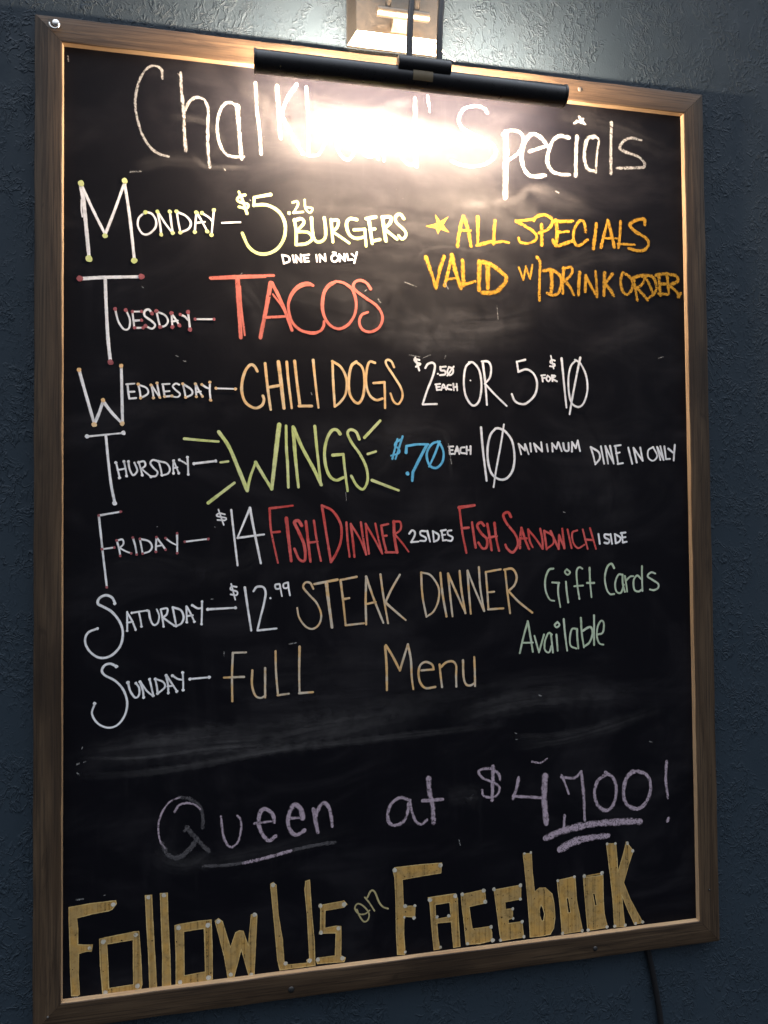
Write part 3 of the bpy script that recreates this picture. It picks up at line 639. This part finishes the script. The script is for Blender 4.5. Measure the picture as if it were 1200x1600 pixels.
     '30;6769,6996 6697,7015 6641,7146 6642,7309 6701,7443 6777,7471|30;6749,7199 6858,7208|30;6847,7208 6838,7355 6870,7564|30;6964,7194 6976,7358 6996,7498|30;6982,7010 6948,7050 6992,7092 7032,7056 6982,7010|31;7226,7005 7182,6983 7136,7044 7144,7240 7174,7452|31;7095,7263 7233,7256|31;7344,6997 7349,7203 7368,7431|31;7300,7219 7412,7221|31;7742,7005 7698,6941 7629,6992 7588,7147 7612,7313 7667,7393 7735,7395|31;7876,7111 7808,7110 7754,7234 7774,7359 7848,7377 7896,7258|31;7876,7111 7880,7257 7910,7366|31;7915,7133 7935,7259 7947,7363|31;7936,7196 8001,7139 8052,7136|31;8184,7181 8116,7127 8057,7199 8066,7335 8134,7368 8192,7338|31;8199,6988 8196,7160 8199,7359|32;8416,7102 8347,7084 8288,7141 8368,7196 8464,7261 8458,7324 8388,7354 8324,7342|30;6225,8211 6282,7986 6354,7757|30;6354,7757 6390,7970 6425,8200|30;6270,8066 6427,8068|30;6454,7972 6520,8214|30;6520,8214 6602,7958|30;6725,7962 6671,7940 6615,8060 6613,8181 6678,8220 6716,8125|30;6710,7958 6724,8084 6737,8223|30;6797,7965 6813,8200|30;6816,7782 6771,7822 6804,7859 6848,7824 6816,7782|30;6915,7745 6933,7970 6962,8206|30;7122,7895 7044,7893 7009,8014 7018,8137 7106,8181|30;7122,7906 7126,8039 7139,8179|31;7187,7734 7198,7960 7228,8170|31;7205,7929 7333,7872 7371,7966 7318,8098 7244,8150|31;7398,7704 7395,7926 7391,8142|31;7443,7989 7533,7962 7553,7828 7513,7786 7456,7866 7438,8010 7474,8118 7541,8142',
     '', ''),
    ('white word reading Sunday', 'white_marker',
     '31;652,8149 577,8111 508,8128 472,8193 508,8257 636,8336 735,8455 785,8624 755,8789 666,8908 547,8938 419,8872 351,8744 384,8623|26;795,8365 825,8481 885,8567 931,8539 935,8445 895,8380|26;945,8366 979,8468 991,8569|26;955,8373 1035,8492 1106,8554|26;1066,8336 1092,8453 1112,8548|26;1137,8340 1157,8435 1167,8524|26;1137,8334 1238,8381 1258,8451 1167,8530|27;1275,8294 1299,8422 1303,8527|27;1279,8294 1360,8425 1411,8508|27;1295,8442 1364,8435|27;1356,8302 1421,8348 1487,8364|27;1487,8273 1493,8389 1493,8499|27;1581,8358 1830,8347',
     'white_marker', '652,8149,23 384,8614,21 795,8365,24 895,8380,20 945,8362,20 991,8569,20 1066,8336,20 1112,8553,20 1137,8336,20 1167,8528,20 1275,8294,20 1303,8527,20 1411,8512,20 1356,8302,20 1487,8268,20 1493,8499,20 1581,8358,22 1830,8347,22'),
    ('faded tan word reading Full', 'faded_tan_marker',
     '30;2314,8037 2139,8036|30;2139,8036 2127,8357 2130,8682|30;2022,8362 2285,8365|30;2396,8284 2391,8477 2433,8620 2507,8660 2572,8627|30;2567,8260 2566,8443 2565,8655|30;2708,8038 2713,8321 2737,8629|30;2733,8636 2884,8622|31;3034,7991 3027,8336 3030,8619|31;3025,8623 3211,8618',
     '', ''),
    ('faded tan word reading Menu', 'faded_tan_marker',
     '32;4230,8035 4248,8320 4249,8646|32;4241,8020 4334,8174 4438,8380|32;4438,8380 4488,8226 4557,8020|32;4557,8020 4597,8231 4608,8485 4629,8653|32;4748,8395 4929,8388|32;4929,8388 4906,8319 4813,8278 4735,8320 4706,8431 4732,8568 4809,8646 4949,8638|32;5016,8324 5029,8476 5048,8643|33;5040,8357 5111,8299 5206,8287 5260,8351 5258,8488 5259,8647|33;5363,8280 5370,8523 5407,8625 5471,8642 5527,8615|33;5532,8242 5538,8455 5538,8654',
     '', ''),
    ('worn lilac chalk capital Q of Queen', 'lilac_chalk',
     '28;1443,9909 1313,9961 1216,10097 1172,10271 1194,10451 1258,10557|33;1382,10089 1432,10015 1530,9990 1640,10021 1705,10083',
     '', ''),
    ('worn lilac chalk letters ueen of Queen', 'lilac_chalk',
     '39;1975,10207 1992,10367 2025,10528 2102,10621 2192,10566 2237,10411 2233,10275 2193,10215|39;2418,10336 2679,10325|60;2679,10337 2657,10232 2555,10154 2486,10206 2474,10364 2530,10506 2610,10582 2690,10532|40;2863,10307 3059,10312|69;3059,10312 3037,10195 2956,10131 2887,10217 2863,10376 2919,10507 2988,10536 3081,10487|65;3211,10221 3234,10362 3267,10527|53;3234,10339 3293,10182 3364,10141 3434,10240 3467,10464',
     '', ''),
    ('lilac chalk underline below Queen', 'lilac_chalk',
     '51;2269,10849 2574,10806 2895,10746',
     '', ''),
    ('rubbed out grey loop of the letter Q', 'faint_chalk',
     '58;1443,9909 1574,9938 1684,10025 1738,10164 1738,10322|74;1226,10498 1290,10637 1420,10694 1572,10597 1660,10471|75;1540,10315 1617,10423 1814,10643|50;1508,10346 1551,10305',
     '', ''),
    ('rubbed grey tail of the underline', 'faint_chalk',
     '52;2803,10760 3033,10724 3266,10700 3501,10687',
     '', ''),
    ('rubbed grey start of the underline', 'faint_chalk',
     '50;1747,10838 2012,10853 2258,10843',
     '', ''),
    ('lilac chalk word reading at', 'lilac_chalk',
     '54;4560,10198 4431,10156 4311,10214 4246,10350 4267,10493 4372,10529 4483,10477 4530,10356 4541,10250|45;4560,10198 4586,10343 4640,10490 4722,10551 4807,10496|73;4837,9925 4848,10097 4893,10315 4903,10535|50;4754,10223 4894,10226 5034,10228',
     '', ''),
    ('lilac chalk price reading $4,700! with a double underline', 'lilac_chalk',
     '38;5899,10017 5874,9927 5741,9846 5582,9867 5634,9971 5792,10046 5889,10129 5843,10238 5736,10255 5644,10222 5626,10146|66;5795,9820 5786,10071 5775,10296|57;6181,10013 6152,10150 6096,10297|48;6096,10266 6271,10291 6529,10327|96;6589,10031 6571,10310 6597,10694|49;6850,10051 7044,10078 7157,9997|39;6850,10025 6904,10157 6957,10303|49;7162,10023 7193,10360 7201,10708|48;6882,10616 6871,10807|59;7536,10077 7422,10146 7362,10322 7415,10507 7541,10595 7656,10527 7716,10324 7677,10139 7551,10039|60;7980,10058 7877,10155 7830,10360 7884,10533 8055,10613 8202,10520 8279,10317 8224,10129 8066,10059 7950,10082|56;8550,9942 8530,10204 8559,10492|51;8562,10800 8546,10838|108;6588,10909 6893,10822 7340,10772 7822,10780 8081,10803|117;6811,11090 7000,11011 7252,10970 7562,10965|29;6393,9793 6524,9817 6620,9765',
     '', ''),
    ('ochre block letters reading Follow with pale dots at the corners', 'ochre_marker',
     'P;75,11196 106,11191 323,11174 643,11168 651,11210 596,11278 557,11290 354,11308 168,11339 180,11467 181,11677 292,11694 357,11699 346,11778 284,11774 191,11792 187,12034 203,12310 177,12320 107,12310 92,12022 84,11617 76,11374|P;444,11636 510,11627 856,11594 928,11594 951,11901 967,12281 951,12336 792,12348 557,12349 486,12364 455,11987 H 533,11711 856,11693 859,11988 863,12267 557,12276 549,11998|P;1008,11142 1088,11146 1103,11491 1127,11923 1150,12346 1062,12342 1047,11913 1023,11482|P;1196,11137 1286,11138 1296,11513 1317,11946 1327,12352 1222,12355 1223,11935 1208,11503|P;1379,11572 1434,11562 1679,11548 1844,11550 1856,11912 1857,12322 1759,12342 1432,12341 1392,12336 1393,11955 H 1491,11660 1753,11649 1760,11900 1767,12218 1497,12234 1495,11968|P;1895,11571 1937,11544 1989,11588 2091,11940 2159,11755 2207,11733 2259,11745 2326,11947 2365,11540 2412,11523 2441,11559 2423,11917 2399,12358 2330,12338 2233,11978 2135,12341 2058,12331 2008,12035',
     'grey_marker', '612,11214,32 323,11735,27 491,11674,36 891,11634,31 911,12290,36 517,12320,30 1048,11168,33 1242,11162,33 1426,11603,38 1802,11612,38 1808,12299,37 1444,12310,33 1936,11581,33 2412,11545,34 2095,12297,32 2361,12331,32'),
    ('ochre block letters reading Us', 'ochre_marker',
     'P;2622,11163 2660,11146 2697,11182 2726,11591 2778,11916 2798,12217 2851,12266 3110,12273 3106,12234 3143,12217 3114,11634 3084,11287 3096,11176 3150,11164 3175,11598 3208,11989 3218,12317 2744,12321 2712,12185 2672,11691|P;3279,11502 3322,11517 3620,11495 3660,11547 3619,11582 3359,11597 3353,11834 3507,11823 3573,11837 3576,12033 3570,12227 3632,12267 3613,12319 3251,12299 3230,12249 3274,12223 3493,12222 3506,11916 3331,11900 3276,11900 3292,11848 3300,11590',
     'grey_marker', '2658,11178,34 2819,12241,31 3143,12245,35 3294,11525,33 3620,11543,39 3298,11888,33 3540,11859,33 3592,12268,35 3254,12244,33'),
    ('thin olive word reading on', 'olive_marker',
     '23;3976,11665 3908,11706 3819,11691 3770,11610 3809,11555 3887,11594 3964,11697 3952,11789 3896,11809 3841,11737 3797,11634|23;3910,11479 3977,11567 4043,11677|23;3944,11487 3996,11400 4050,11421 4112,11571 4168,11638 4236,11668',
     '', ''),
    ('ochre block letters reading Facebook with pale dots at the corners', 'ochre_marker',
     'P;4309,11153 4334,11115 4688,11110 5013,11117 5002,11256 4687,11273 4445,11292 4455,11662 4623,11673 4616,11826 4462,11801 4456,12035 4473,12295 4465,12323 4364,12317 4350,12022 4347,11537 4333,11245|P;4811,11579 4922,11575 5214,11565 5239,11634 5252,11964 5271,12310 5174,12315 5156,12116 5144,11951 4934,11947 4949,12157 4973,12307 4888,12313 4857,11984 4835,11655 H 4912,11688 5126,11679 5141,11877 4918,11893|P;5292,11573 5335,11586 5641,11553 5657,11679 5648,11744 5411,11771 5427,11918 5454,12089 5722,12083 5744,12169 5746,12285 5570,12305 5361,12297 5338,12039 5307,11772|P;5782,11559 5826,11572 6192,11544 6189,11744 5948,11763 5955,11869 6062,11869 6060,12006 5994,12015 5997,12073 6202,12068 6226,12292 5887,12305 5862,12199 5822,11863|P;6232,11103 6360,11109 6375,11414 6401,11664 6480,11617 6570,11627 6668,11720 6701,11871 6712,12056 6689,12219 6638,12296 6519,12309 6322,12305 6307,11974 6275,11532 H 6497,11858 6525,11907 6548,12001 6533,12091 6503,12097 6476,12011 6470,11919|P;6750,11540 7032,11508 7056,11873 7140,12308 6818,12317 6793,11955 H 6890,11808 6926,11807 6955,12019 6915,12024|P;7163,11535 7214,11540 7476,11535 7477,11918 7490,12106 7537,12302 7221,12314 7196,11999 H 7307,11784 7342,11784 7374,11959 7339,11970|P;7539,11082 7690,11092 7707,11304 7717,11512 7816,11239 7860,11083 7972,11226 7896,11417 7807,11681 7907,11927 8108,12298 7972,12307 7862,12073 7773,11856 7790,12065 7816,12321 7646,12311 7627,11897 7584,11480|20;7174,11523 7460,11505',
     'grey_marker', '4334,11148,38 4995,11145,37 4480,11657,32 4618,11667,25 4604,11833,29 4465,11809,20 4473,12287,23 4836,11610,36 5205,11594,37 4936,11857,27 5107,11862,28 4982,12284,24 5309,11583,31 5629,11563,34 5648,11724,35 5731,12088,32 5755,12278,35 5379,12282,28 5782,11562,32 6183,11548,34 6180,11743,27 6062,11869,26 6066,12006,23 6202,12067,30 6226,12283,28 5869,12291,28 6252,11099,19 6350,11096,23 6760,11541,25 7022,11511,25 7130,12303,29 6822,12305,29 7178,11518,33 7460,11501,35 7527,12294,29 7225,12305,29 7550,11082,24 7684,11091,24 7877,11104,30 7962,11225,30 7651,12297,28 7820,12301,28 7989,12298,28 8104,12288,28'),
    ('scattered chalk specks and scuffs', 'speck_chalk',
     '21;47,123 55,191|17;1445,193 1461,209|25;832,1598 963,1578|17;2049,1447 2066,1463|18;2391,1844 2408,1860|17;2257,2899 2283,2871|24;174,9382 189,9375|16;252,9363 275,9356|24;174,9496 190,9514|16;228,9189 236,9165|29;6514,8837 6544,8848|30;8278,9623 8310,9635|19;6140,9362 6160,9372|19;6149,9455 6168,9456|17;1411,4040 1436,4048|17;1510,4105 1535,4113|17;977,3130 994,3146|18;3985,3024 4013,3004|18;4205,3176 4177,3132|15;4562,2863 4730,2918|15;5944,3133 5960,3340|15;5159,2837 5206,2928|20;6939,6161 6960,6170|24;168,11101 245,11101|16;502,11080 517,11081|40;107,12346 169,12338|14;5272,10816 5290,10890|17;1858,7306 1883,7306|17;2023,8014 2023,8065|17;2895,7946 2991,7932|17;1904,6335 1912,6344|17;1160,6329 1168,6329|19;5137,3937 5156,3899|19;4814,3949 4928,3898|19;4626,3910 4767,3932|21;8536,3811 8612,3788|20;6896,1364 6936,1380|18;3216,4490 3225,4517|19;5179,5176 5224,5462|14;3688,5877 3696,5985|19;5628,4012 5656,4058',
     '', ''),
]
SMEARS_AND_GLOW = [  # rubbed chalk dust; broad bands below the lamp also paint in its halo
    ('166,9308 794,9244 1852,9215 2870,9179 3841,9082 5135,8890', 599, 0.80),
    ('151,9544 794,9559 1603,9510 2696,9375 3839,9329 6093,9221', 137, 0.90),
    ('151,9298 954,9355 1851,9300 3043,9294', 58, 0.80),
    ('5132,9162 5707,8995 6593,8897 8133,8915', 442, 0.60),
    ('6089,9543 7087,9469 8555,9131', 295, 0.40),
    ('6042,9402 6684,9425 7396,9348', 97, 0.35),
    ('5220,1785 5609,1679 6004,1610 6305,1509 6489,1350 6916,1363 7431,1516', 177, 0.55),
    ('6509,1358 6711,1409 7016,1549 7534,1606', 401, 0.40),
    ('4686,2661 4830,2420 5118,2308 5601,2341 5993,2391', 67, 0.50),
    ('4634,3126 5201,3376 5783,3395 6581,3215', 574, 0.55),
    ('5106,3334 5395,3273 5588,3358', 323, 0.50),
    ('4721,3814 5102,3659 5583,3733', 283, 0.45),
    ('4076,3156 4449,2860 4826,2838', 371, 0.40),
    ('3894,2983 3983,3252 3908,3483 3797,3624', 82, 0.60),
    ('4167,3242 4184,3424 4100,3565', 64, 0.60),
    ('2559,2792 2907,3039 3529,3185', 534, 0.35),
    ('2128,2907 2470,3240 2727,3848', 612, 0.40),
    ('1626,1274 1794,1434 2134,1421 2393,1398', 122, 0.70),
    ('881,1534 1292,1392 1879,1382', 290, 0.40),
    ('1293,780 1796,816 2008,1061 1879,1338', 173, 0.50),
    ('2807,5173 3876,5068 4613,5147', 632, 0.22),
    ('4241,5153 4990,5050 5175,5508', 743, 0.30),
    ('5086,5002 5179,5231 5231,5646', 75, 0.45),
    ('4601,6241 4979,6060 5745,6155', 561, 0.16),
    ('1610,6991 2282,6833 2626,6490', 513, 0.16),
    ('1113,10416 1599,10754 2603,10724 3829,10490', 288, 0.30),
    ('1113,10582 1274,10763 1599,10812 1847,10651', 281, 0.35),
    ('5119,10199 5499,10185 5448,10407', 371, 0.35),
    ('2106,8377 3848,8286 5717,8280', 806, 0.16),
    ('1770,8870 5136,8754 8140,8580', 555, 0.20),
    ('6935,194 7875,294 8843,600', 516, 0.35),
    ('6692,2634 7522,2291 8481,2229', 507, 0.30),
    ('7183,3861 8028,3438 8678,3211', 613, 0.20),
    ('2485,297 3550,500 4660,617 5819,692 7238,652', 568, 0.20),
    ('4462,1566 5805,1740 7218,1825', 679, 0.25),
    ('2477,1908 3538,2051 5025,2080 6597,2207', 1211, 0.50),
    ('2909,2770 3896,2801 5401,2805 7201,2797', 1222, 0.40),
    ('4256,3604 5198,3609 6578,3454', 855, 0.60),
    ('3171,3203 4258,3421 5582,3780', 1016, 0.50),
    ('5127,1511 6201,1805 6900,2332', 1074, 0.40),
    ('2659,368 2552,829 2655,1178', 267, 0.25),
    ('1883,98 2485,387 3185,1219 3541,1642', 357, 0.20),
    ('4618,4690 4239,5425 3870,5788', 549, 0.20),
    ('5157,7069 4587,7599 3853,7753', 732, 0.16),
    ('7170,4631 7773,5779 7546,6739', 900, 0.14),
    ('798,4608 1286,4767 1867,4753', 420, 0.12),
    ('399,6798 1119,6727 1860,6911', 497, 0.12),
]
SMEAR_GAIN = 0.25
SHADE_A0, SHADE_A1 = 78, 300


# ------------------------------------------------------------ strokes
SURF = LIP - .00012       # just in front of the slate


def ribbon(bm, uvl, pts, w, z, mi, taper=.25, jit=.07, caps=True, fade=None, fadel=None):
    """a flat stroke lying on the slate; pts are 2D (x, v) in metres"""
    path = spline(pts, .0014 if w < .02 else .006)
    n = len(path)
    if n < 2:
        return
    ph = random.uniform(0, 60)
    w0, w1 = random.uniform(.92, 1.16), random.uniform(.80, 1.06)
    L = 0.0
    rows = []
    for i, p in enumerate(path):
        a, b = path[max(i - 1, 0)], path[min(i + 1, n - 1)]
        t = (b - a)
        if t.length < 1e-7:
            t = Vector((1, 0))
        t.normalize()
        nrm = Vector((-t.y, t.x))
        if i:
            L += (p - path[i - 1]).length
        s = 1 + jit * math.sin(L * 310 + ph) * .6 + jit * math.sin(L * 930 + ph * 3) * .4 + jit * .5 * math.sin(L * 90 + ph)
        rows.append((p, t, nrm, w * .5 * s * (w0 + (w1 - w0) * i / n if caps else 1), L))
    if caps:
        full = rows
        p, t, nr, h, l = full[0]
        pre = [(p - t * h * k, t, nr, h * math.sqrt(max(0.02, 1 - k * k)), l - h * k) for k in (.98, .85, .6, .3)]
        p, t, nr, h, l = full[-1]
        post = [(p + t * h * k, t, nr, h * math.sqrt(max(0.02, 1 - k * k)), l + h * k) for k in (.3, .6, .85, .98)]
        rows = pre + full + post
    prev = None
    m = len(rows)
    for i, (p, t, nr, h, l) in enumerate(rows):
        zz = z + .00002 * i / m
        vs = [bm.verts.new(P(p.x + nr.x * h * s, p.y + nr.y * h * s, SURF - zz - (.00003 if s == 0 else 0))) for s in (-1, 0, 1)]
        if prev:
            for j in (0, 1):
                f = bm.faces.new((prev[0][j], vs[j], vs[j + 1], prev[0][j + 1]))
                f.material_index = mi
                for lp, (uu, vv) in zip(f.loops, ((prev[1], j - 1), (l, j - 1), (l, j), (prev[1], j))):
                    lp[uvl].uv = (uu + ph, vv)
                if fadel is not None:
                    fa = lambda q: max(0.0, min(1.0, (q + .5) / (m * .22), (m - .5 - q) / (m * .3)))
                    for lp, q in zip(f.loops, (i - 1, i, i, i - 1)):
                        k = fa(q)
                        lp[fadel] = (k, k, k, 1)
        prev = (vs, l)


def disc(bm, uvl, c, r, z, mi, seg=12):
    ph = random.uniform(0, 6)
    cv = bm.verts.new(P(c.x, c.y, SURF - z))
    ring = [bm.verts.new(P(c.x + r * (1 + .1 * math.sin(2 * a + ph)) * math.cos(a), c.y + r * (1 + .1 * math.sin(3 * a + ph)) * math.sin(a), SURF - z))
            for a in [k * math.tau / seg for k in range(seg)]]
    for k in range(seg):
        f = bm.faces.new((cv, ring[k], ring[(k + 1) % seg]))
        f.material_index = mi
        for lp, vv in zip(f.loops, (0, .8, .8)):
            lp[uvl].uv = (ph + k * .01, vv)


def block(bm, uvl, rings, z):
    """a filled block letter with uneven hand-drawn edges, hole rings included"""
    from mathutils.geometry import tessellate_polygon
    loops = []
    for r in rings:
        o = []
        for a, b in zip(r, r[1:] + r[:1]):
            n = max(1, int((b - a).length / .0035))
            for k in range(n):
                q = a.lerp(b, k / n)
                j = .0002 if k else .0004
                o.append(Vector((q.x + random.uniform(-j, j), q.y + random.uniform(-j, j), 0)))
        loops.append(o)
    flat = [q for o in loops for q in o]
    vs = [bm.verts.new(P(q.x, q.y, SURF - z)) for q in flat]
    ph = random.uniform(0, 50)
    for tri in tessellate_polygon(loops):
        try:
            f = bm.faces.new([vs[i] for i in tri])
        except ValueError:
            continue
        f.normal_update()
        if f.normal.y > 0:
            f.normal_flip()
        for lp in f.loops:
            i = vs.index(lp.vert)
            lp[uvl].uv = (ph + flat[i].x * 9, flat[i].y * .5)


def xy(t):
    return [Vector((float(a) / 1e4, float(b) / 1e4)) for a, b in (q.split(',') for q in t.split())]


for pts, w, k in SMEARS_AND_GLOW:
    bm = bmesh.new()
    uvl = bm.loops.layers.uv.new('stroke')
    fl = bm.loops.layers.float_color.new('fade')
    ribbon(bm, uvl, xy(pts), w / 1e4, -.00009 + .000002 * SMEARS_AND_GLOW.index((pts, w, k)), 0, 0, .15, False, True, fl)
    me = bpy.data.meshes.new('chalk_smear')
    bm.to_mesh(me); bm.free()
    link('chalk_smear', me, mat_smear('chalk_dust_and_glow', k * SMEAR_GAIN), surf)

for label, mat, strokes, dmat, dots in WRITING:
    bm = bmesh.new()
    uvl = bm.loops.layers.uv.new('stroke')
    z = 0.00002
    jit = .13 if 'chalk' in mat else .07
    if 'ochre' in mat:
        jit = .09
    for s in strokes.split('|'):
        w, pts = s.split(';')
        if w == 'P':
            block(bm, uvl, [xy(r) for r in pts.split(' H ')], z)
            z += .00003
            if 'ochre' in mat:
                for r in pts.split(' H '):
                    q = xy(r)
                    for a, b in zip(q, q[1:] + q[:1]):
                        ribbon(bm, uvl, [a, b], .0011, z, 2, jit=.2)
                        z += .000004
            continue
        ribbon(bm, uvl, xy(pts), float(w) / 1e4, z, 0, jit=jit)
        z += .000045
    for s in dots.split():
        x, v, r = (float(q) / 1e4 for q in s.split(','))
        disc(bm, uvl, Vector((x, v)), r * (.86 if 'ochre' in mat else 1), z, 1)
        z += .000004
    me = bpy.data.meshes.new('chalk_lettering')
    bm.to_mesh(me); bm.free()
    nm = 'chalk_underline' if 'underline below' in label else 'chalk_star' if 'star' in label else 'chalk_speck' if 'speck' in label else 'chalk_smear' if 'rubbed' in label else 'chalk_lettering'
    o = link(nm, me, [M[mat]] + ([M[dmat]] if dmat else []) + ([M['gold_edge']] if 'ochre' in mat else []), surf, label)
    if nm == 'chalk_speck':
        o['kind'] = 'stuff'

# ------------------------------------------------------------ the picture light
LX0, LX1 = .2448, .6650        # the shade's ends
LV, LD, LR = .0468, -.0765, .0137   # its axis
light = empty('picture_light', P((.379 + .518) / 2, -.0535, FT),
              'black tube picture light on two curved arms above the chalkboard', 'lamp')

# wall plate: a low frustum with chamfered borders
bm = bmesh.new()
px0, px1, pv0, pv1, pt = .3775, .5185, -.165, -.0545, .021
def loop(i, d):
    return [bm.verts.new(P(x, v, FT - d)) for x, v in ((px0 + i, pv0 + i), (px1 - i, pv0 + i), (px1 - i, pv1 - i), (px0 + i, pv1 - i))]
loops = [loop(0, 0), loop(0, .004), loop(.001, .005), loop(.0105, pt - .001), loop(.0115, pt)]
for A, B in zip(loops, loops[1:]):
    for k in range(4):
        bm.faces.new((A[k], A[(k + 1) % 4], B[(k + 1) % 4], B[k]))
bm.faces.new(loops[-1]); bm.faces.new(loops[0][::-1])
plate = link('wall_plate', mesh_bm('wall_plate', bm), M['brass'], light)


def cyl(name, a, b, r, mat, parent, seg=24, bevel=.0012, label=None):
    d = (b - a).normalized()
    path = [a, a + d * bevel * .3, a + d * bevel, b - d * bevel, b - d * bevel * .3, b]
    bm = tube(path, [r - bevel, r - bevel * .3, r, r, r - bevel * .3, r - bevel], seg)
    me = mesh_bm(name, bm)
    smooth_by_angle(me, 40)
    return link(name, me, mat, parent, label)


# hinge bar with its bracket, and the dark screw hole with a bare wire
hv, hd = -.0815, -.020
cyl('hinge_bar', P(.4140, hv, hd), P(.4890, hv, hd), .0065, M['brass'], light)
bm = bmesh.new()
vs = [bm.verts.new(P(x, v, d)) for x, v, d in ((.4385, hv - .012, FT - pt + .001), (.4635, hv - .012, FT - pt + .001), (.4635, hv + .012, FT - pt + .001), (.4385, hv + .012, FT - pt + .001),
                                              (.4385, hv - .006, hd - .001), (.4635, hv - .006, hd - .001), (.4635, hv + .005, hd - .001), (.4385, hv + .005, hd - .001))]
for f in ((0, 1, 2, 3), (4, 7, 6, 5), (0, 4, 5, 1), (1, 5, 6, 2), (2, 6, 7, 3), (3, 7, 4, 0)):
    bm.faces.new([vs[i] for i in f])
link('hinge_bracket', mesh_bm('hinge_bracket', bm), M['brass'], light)
c0 = P(.5000, -.0690, FT - .0135)
bm = tube([c0 + Vector((0, .004, .002)), c0 + Vector((0, -.0006, -.0008))], .0052, 16)
hole = link('screw_hole', mesh_bm('screw_hole', bm), M['dark_screw'], plate)
bm = tube(spline([c0, c0 + Vector((.003, -.006, -.005)), c0 + Vector((.008, -.008, -.012)), c0 + Vector((.022, -.002, -.019)), c0 + Vector((.036, .004, -.022))], .002), .0011, 8)
link('bare_wire', mesh_bm('bare_wire', bm, True), M['wire'], light)

# collar, clip, arms
CV, CD = .0345, -.0850
cyl('collar', P(.4283, CV, CD), P(.4988, CV, CD), .0108, M['black'], light)
for ax, hx in ((.4440, .4290), (.4841, .4700)):
    pts = [P(ax, CV - .006, CD), P(ax + .0015, -.020, CD - .001), P(ax + .0045, -.062, CD), P(ax + .001, -.105, CD + .002), P((ax + hx) / 2 + .004, -.150, CD + .018),
           P(hx + .010, -.168, CD + .036), P(hx + .006, -.150, CD + .050), P(hx + .003, -.118, hd - .003)]
    me = mesh_bm('arm', tube(spline(pts, .004), .0042, 14), True)
    arm = link('arm', me, M['black'], light)
    cyl('arm_sleeve', P(hx + .004, -.122, hd - .003), P(hx, hv, hd), .0040, M['brass'], arm, 16, .0006)

# shade: a trough, open towards the slate, with a lit lining
def trough(name, r0, r1, a0, a1, mats, parent, closed=True):
    bm = bmesh.new()
    n = 40
    xs = [LX0, LX0 + .001, LX1 - .001, LX1]
    ang = [math.radians(a0 + (a1 - a0) * i / n) for i in range(n + 1)]
    pt_ = lambda x, r, a: P(x, LV - r * math.sin(a), LD + r * math.cos(a))
    rows = []
    for i, x in enumerate(xs):
        k = .0006 if i in (0, 3) else 0
        rows.append(([bm.verts.new(pt_(x, r0 - k, a)) for a in ang], [bm.verts.new(pt_(x, r1, a)) for a in ang]))
    for (o0, i0), (o1, i1) in zip(rows, rows[1:]):
        for j in range(n):
            bm.faces.new((o0[j], o1[j], o1[j + 1], o0[j + 1]))
            f = bm.faces.new((i0[j], i0[j + 1], i1[j + 1], i1[j])); f.material_index = 1
        for j in (0, n):
            f = bm.faces.new((o0[j], i0[j], i1[j], o1[j])); f.material_index = 1
    for (o, i) in (rows[0], rows[-1]):      # end plates
        f = bm.faces.new(o)
    me = mesh_bm(name, bm)
    smooth_by_angle(me, 40)
    return link(name, me, mats, parent)


# angles: 0 points at the slate, 90 up, 180 into the room, 270 down
shade = trough('lamp_shade', LR, LR - .0010, SHADE_A0, SHADE_A1, [M['black'], M['white']], light)
bm = tube([P(LX0 + .034, LV, LD + .002), P(LX1 - .024, LV, LD + .002)], .0062, 20)
me = mesh_bm('light_tube', bm); smooth_by_angle(me, 40)
link('light_tube', me, M['lamp'], shade)
for x in (LX0, LX1 - .003):
    bm = bmesh.new()
    n = 28
    ring = [[bm.verts.new(P(x + dx, LV - (LR + dr) * math.sin(math.radians(a)), LD + (LR + dr) * math.cos(math.radians(a))))
             for a in [SHADE_A0 + (SHADE_A1 - SHADE_A0) * k / n for k in range(n + 1)]] for dx, dr in ((0, .0001), (0, .0005), (.0006, .0008), (.0024, .0008), (.003, .0005), (.003, .0001))]
    for A, B in zip(ring, ring[1:] + ring[:1]):
        for k in range(n):
            bm.faces.new((A[k], A[k + 1], B[k + 1], B[k]))
    me = mesh_bm('end_ring', bm); smooth_by_angle(me, 40)
    link('end_ring', me, M['black'], shade)
# small tan clip under the collar
bm = bmesh.new()
ring = []
for x in (.4480, .4745):
    ring.append([P(x, LV - (LR + .0011) * math.sin(math.radians(a)), LD + (LR + .0011) * math.cos(math.radians(a))) for a in range(130, 216, 5)])
f_ = [[bm.verts.new(p) for p in r] for r in ring]
g_ = [[bm.verts.new(p + Vector((0, .0009, 0))) for p in r] for r in ring]
for q, fl in ((f_, False), (g_, True)):
    for i in range(len(q[0]) - 1):
        bm.faces.new((q[0][i], q[1][i], q[1][i + 1], q[0][i + 1]))
for i in range(len(f_[0]) - 1):
    for s in (0, 1):
        bm.faces.new((f_[s][i], f_[s][i + 1], g_[s][i + 1], g_[s][i]))
for i in (0, -1):
    bm.faces.new((f_[0][i], f_[1][i], g_[1][i], g_[0][i]))
link('clip', mesh_bm('clip', bm), M['clip'] if 'clip' in M else M['brass'], light)

# ------------------------------------------------------------ the cord below the board
pts = [P(.815, 1.235, FT - .006), P(.8226, 1.274, FT - .0055), P(.8342, 1.3326, FT - .0055), P(.8426, 1.3909, FT - .0055), P(.846, 1.46, FT - .0055), P(.846, 1.62, FT - .0055)]
cord = link('power_cord', mesh_bm('power_cord', tube(spline(pts, .01), .0042, 12), True), M['cord'])
cord['label'], cord['category'] = 'black power cord hanging down the wall below the board', 'cord'
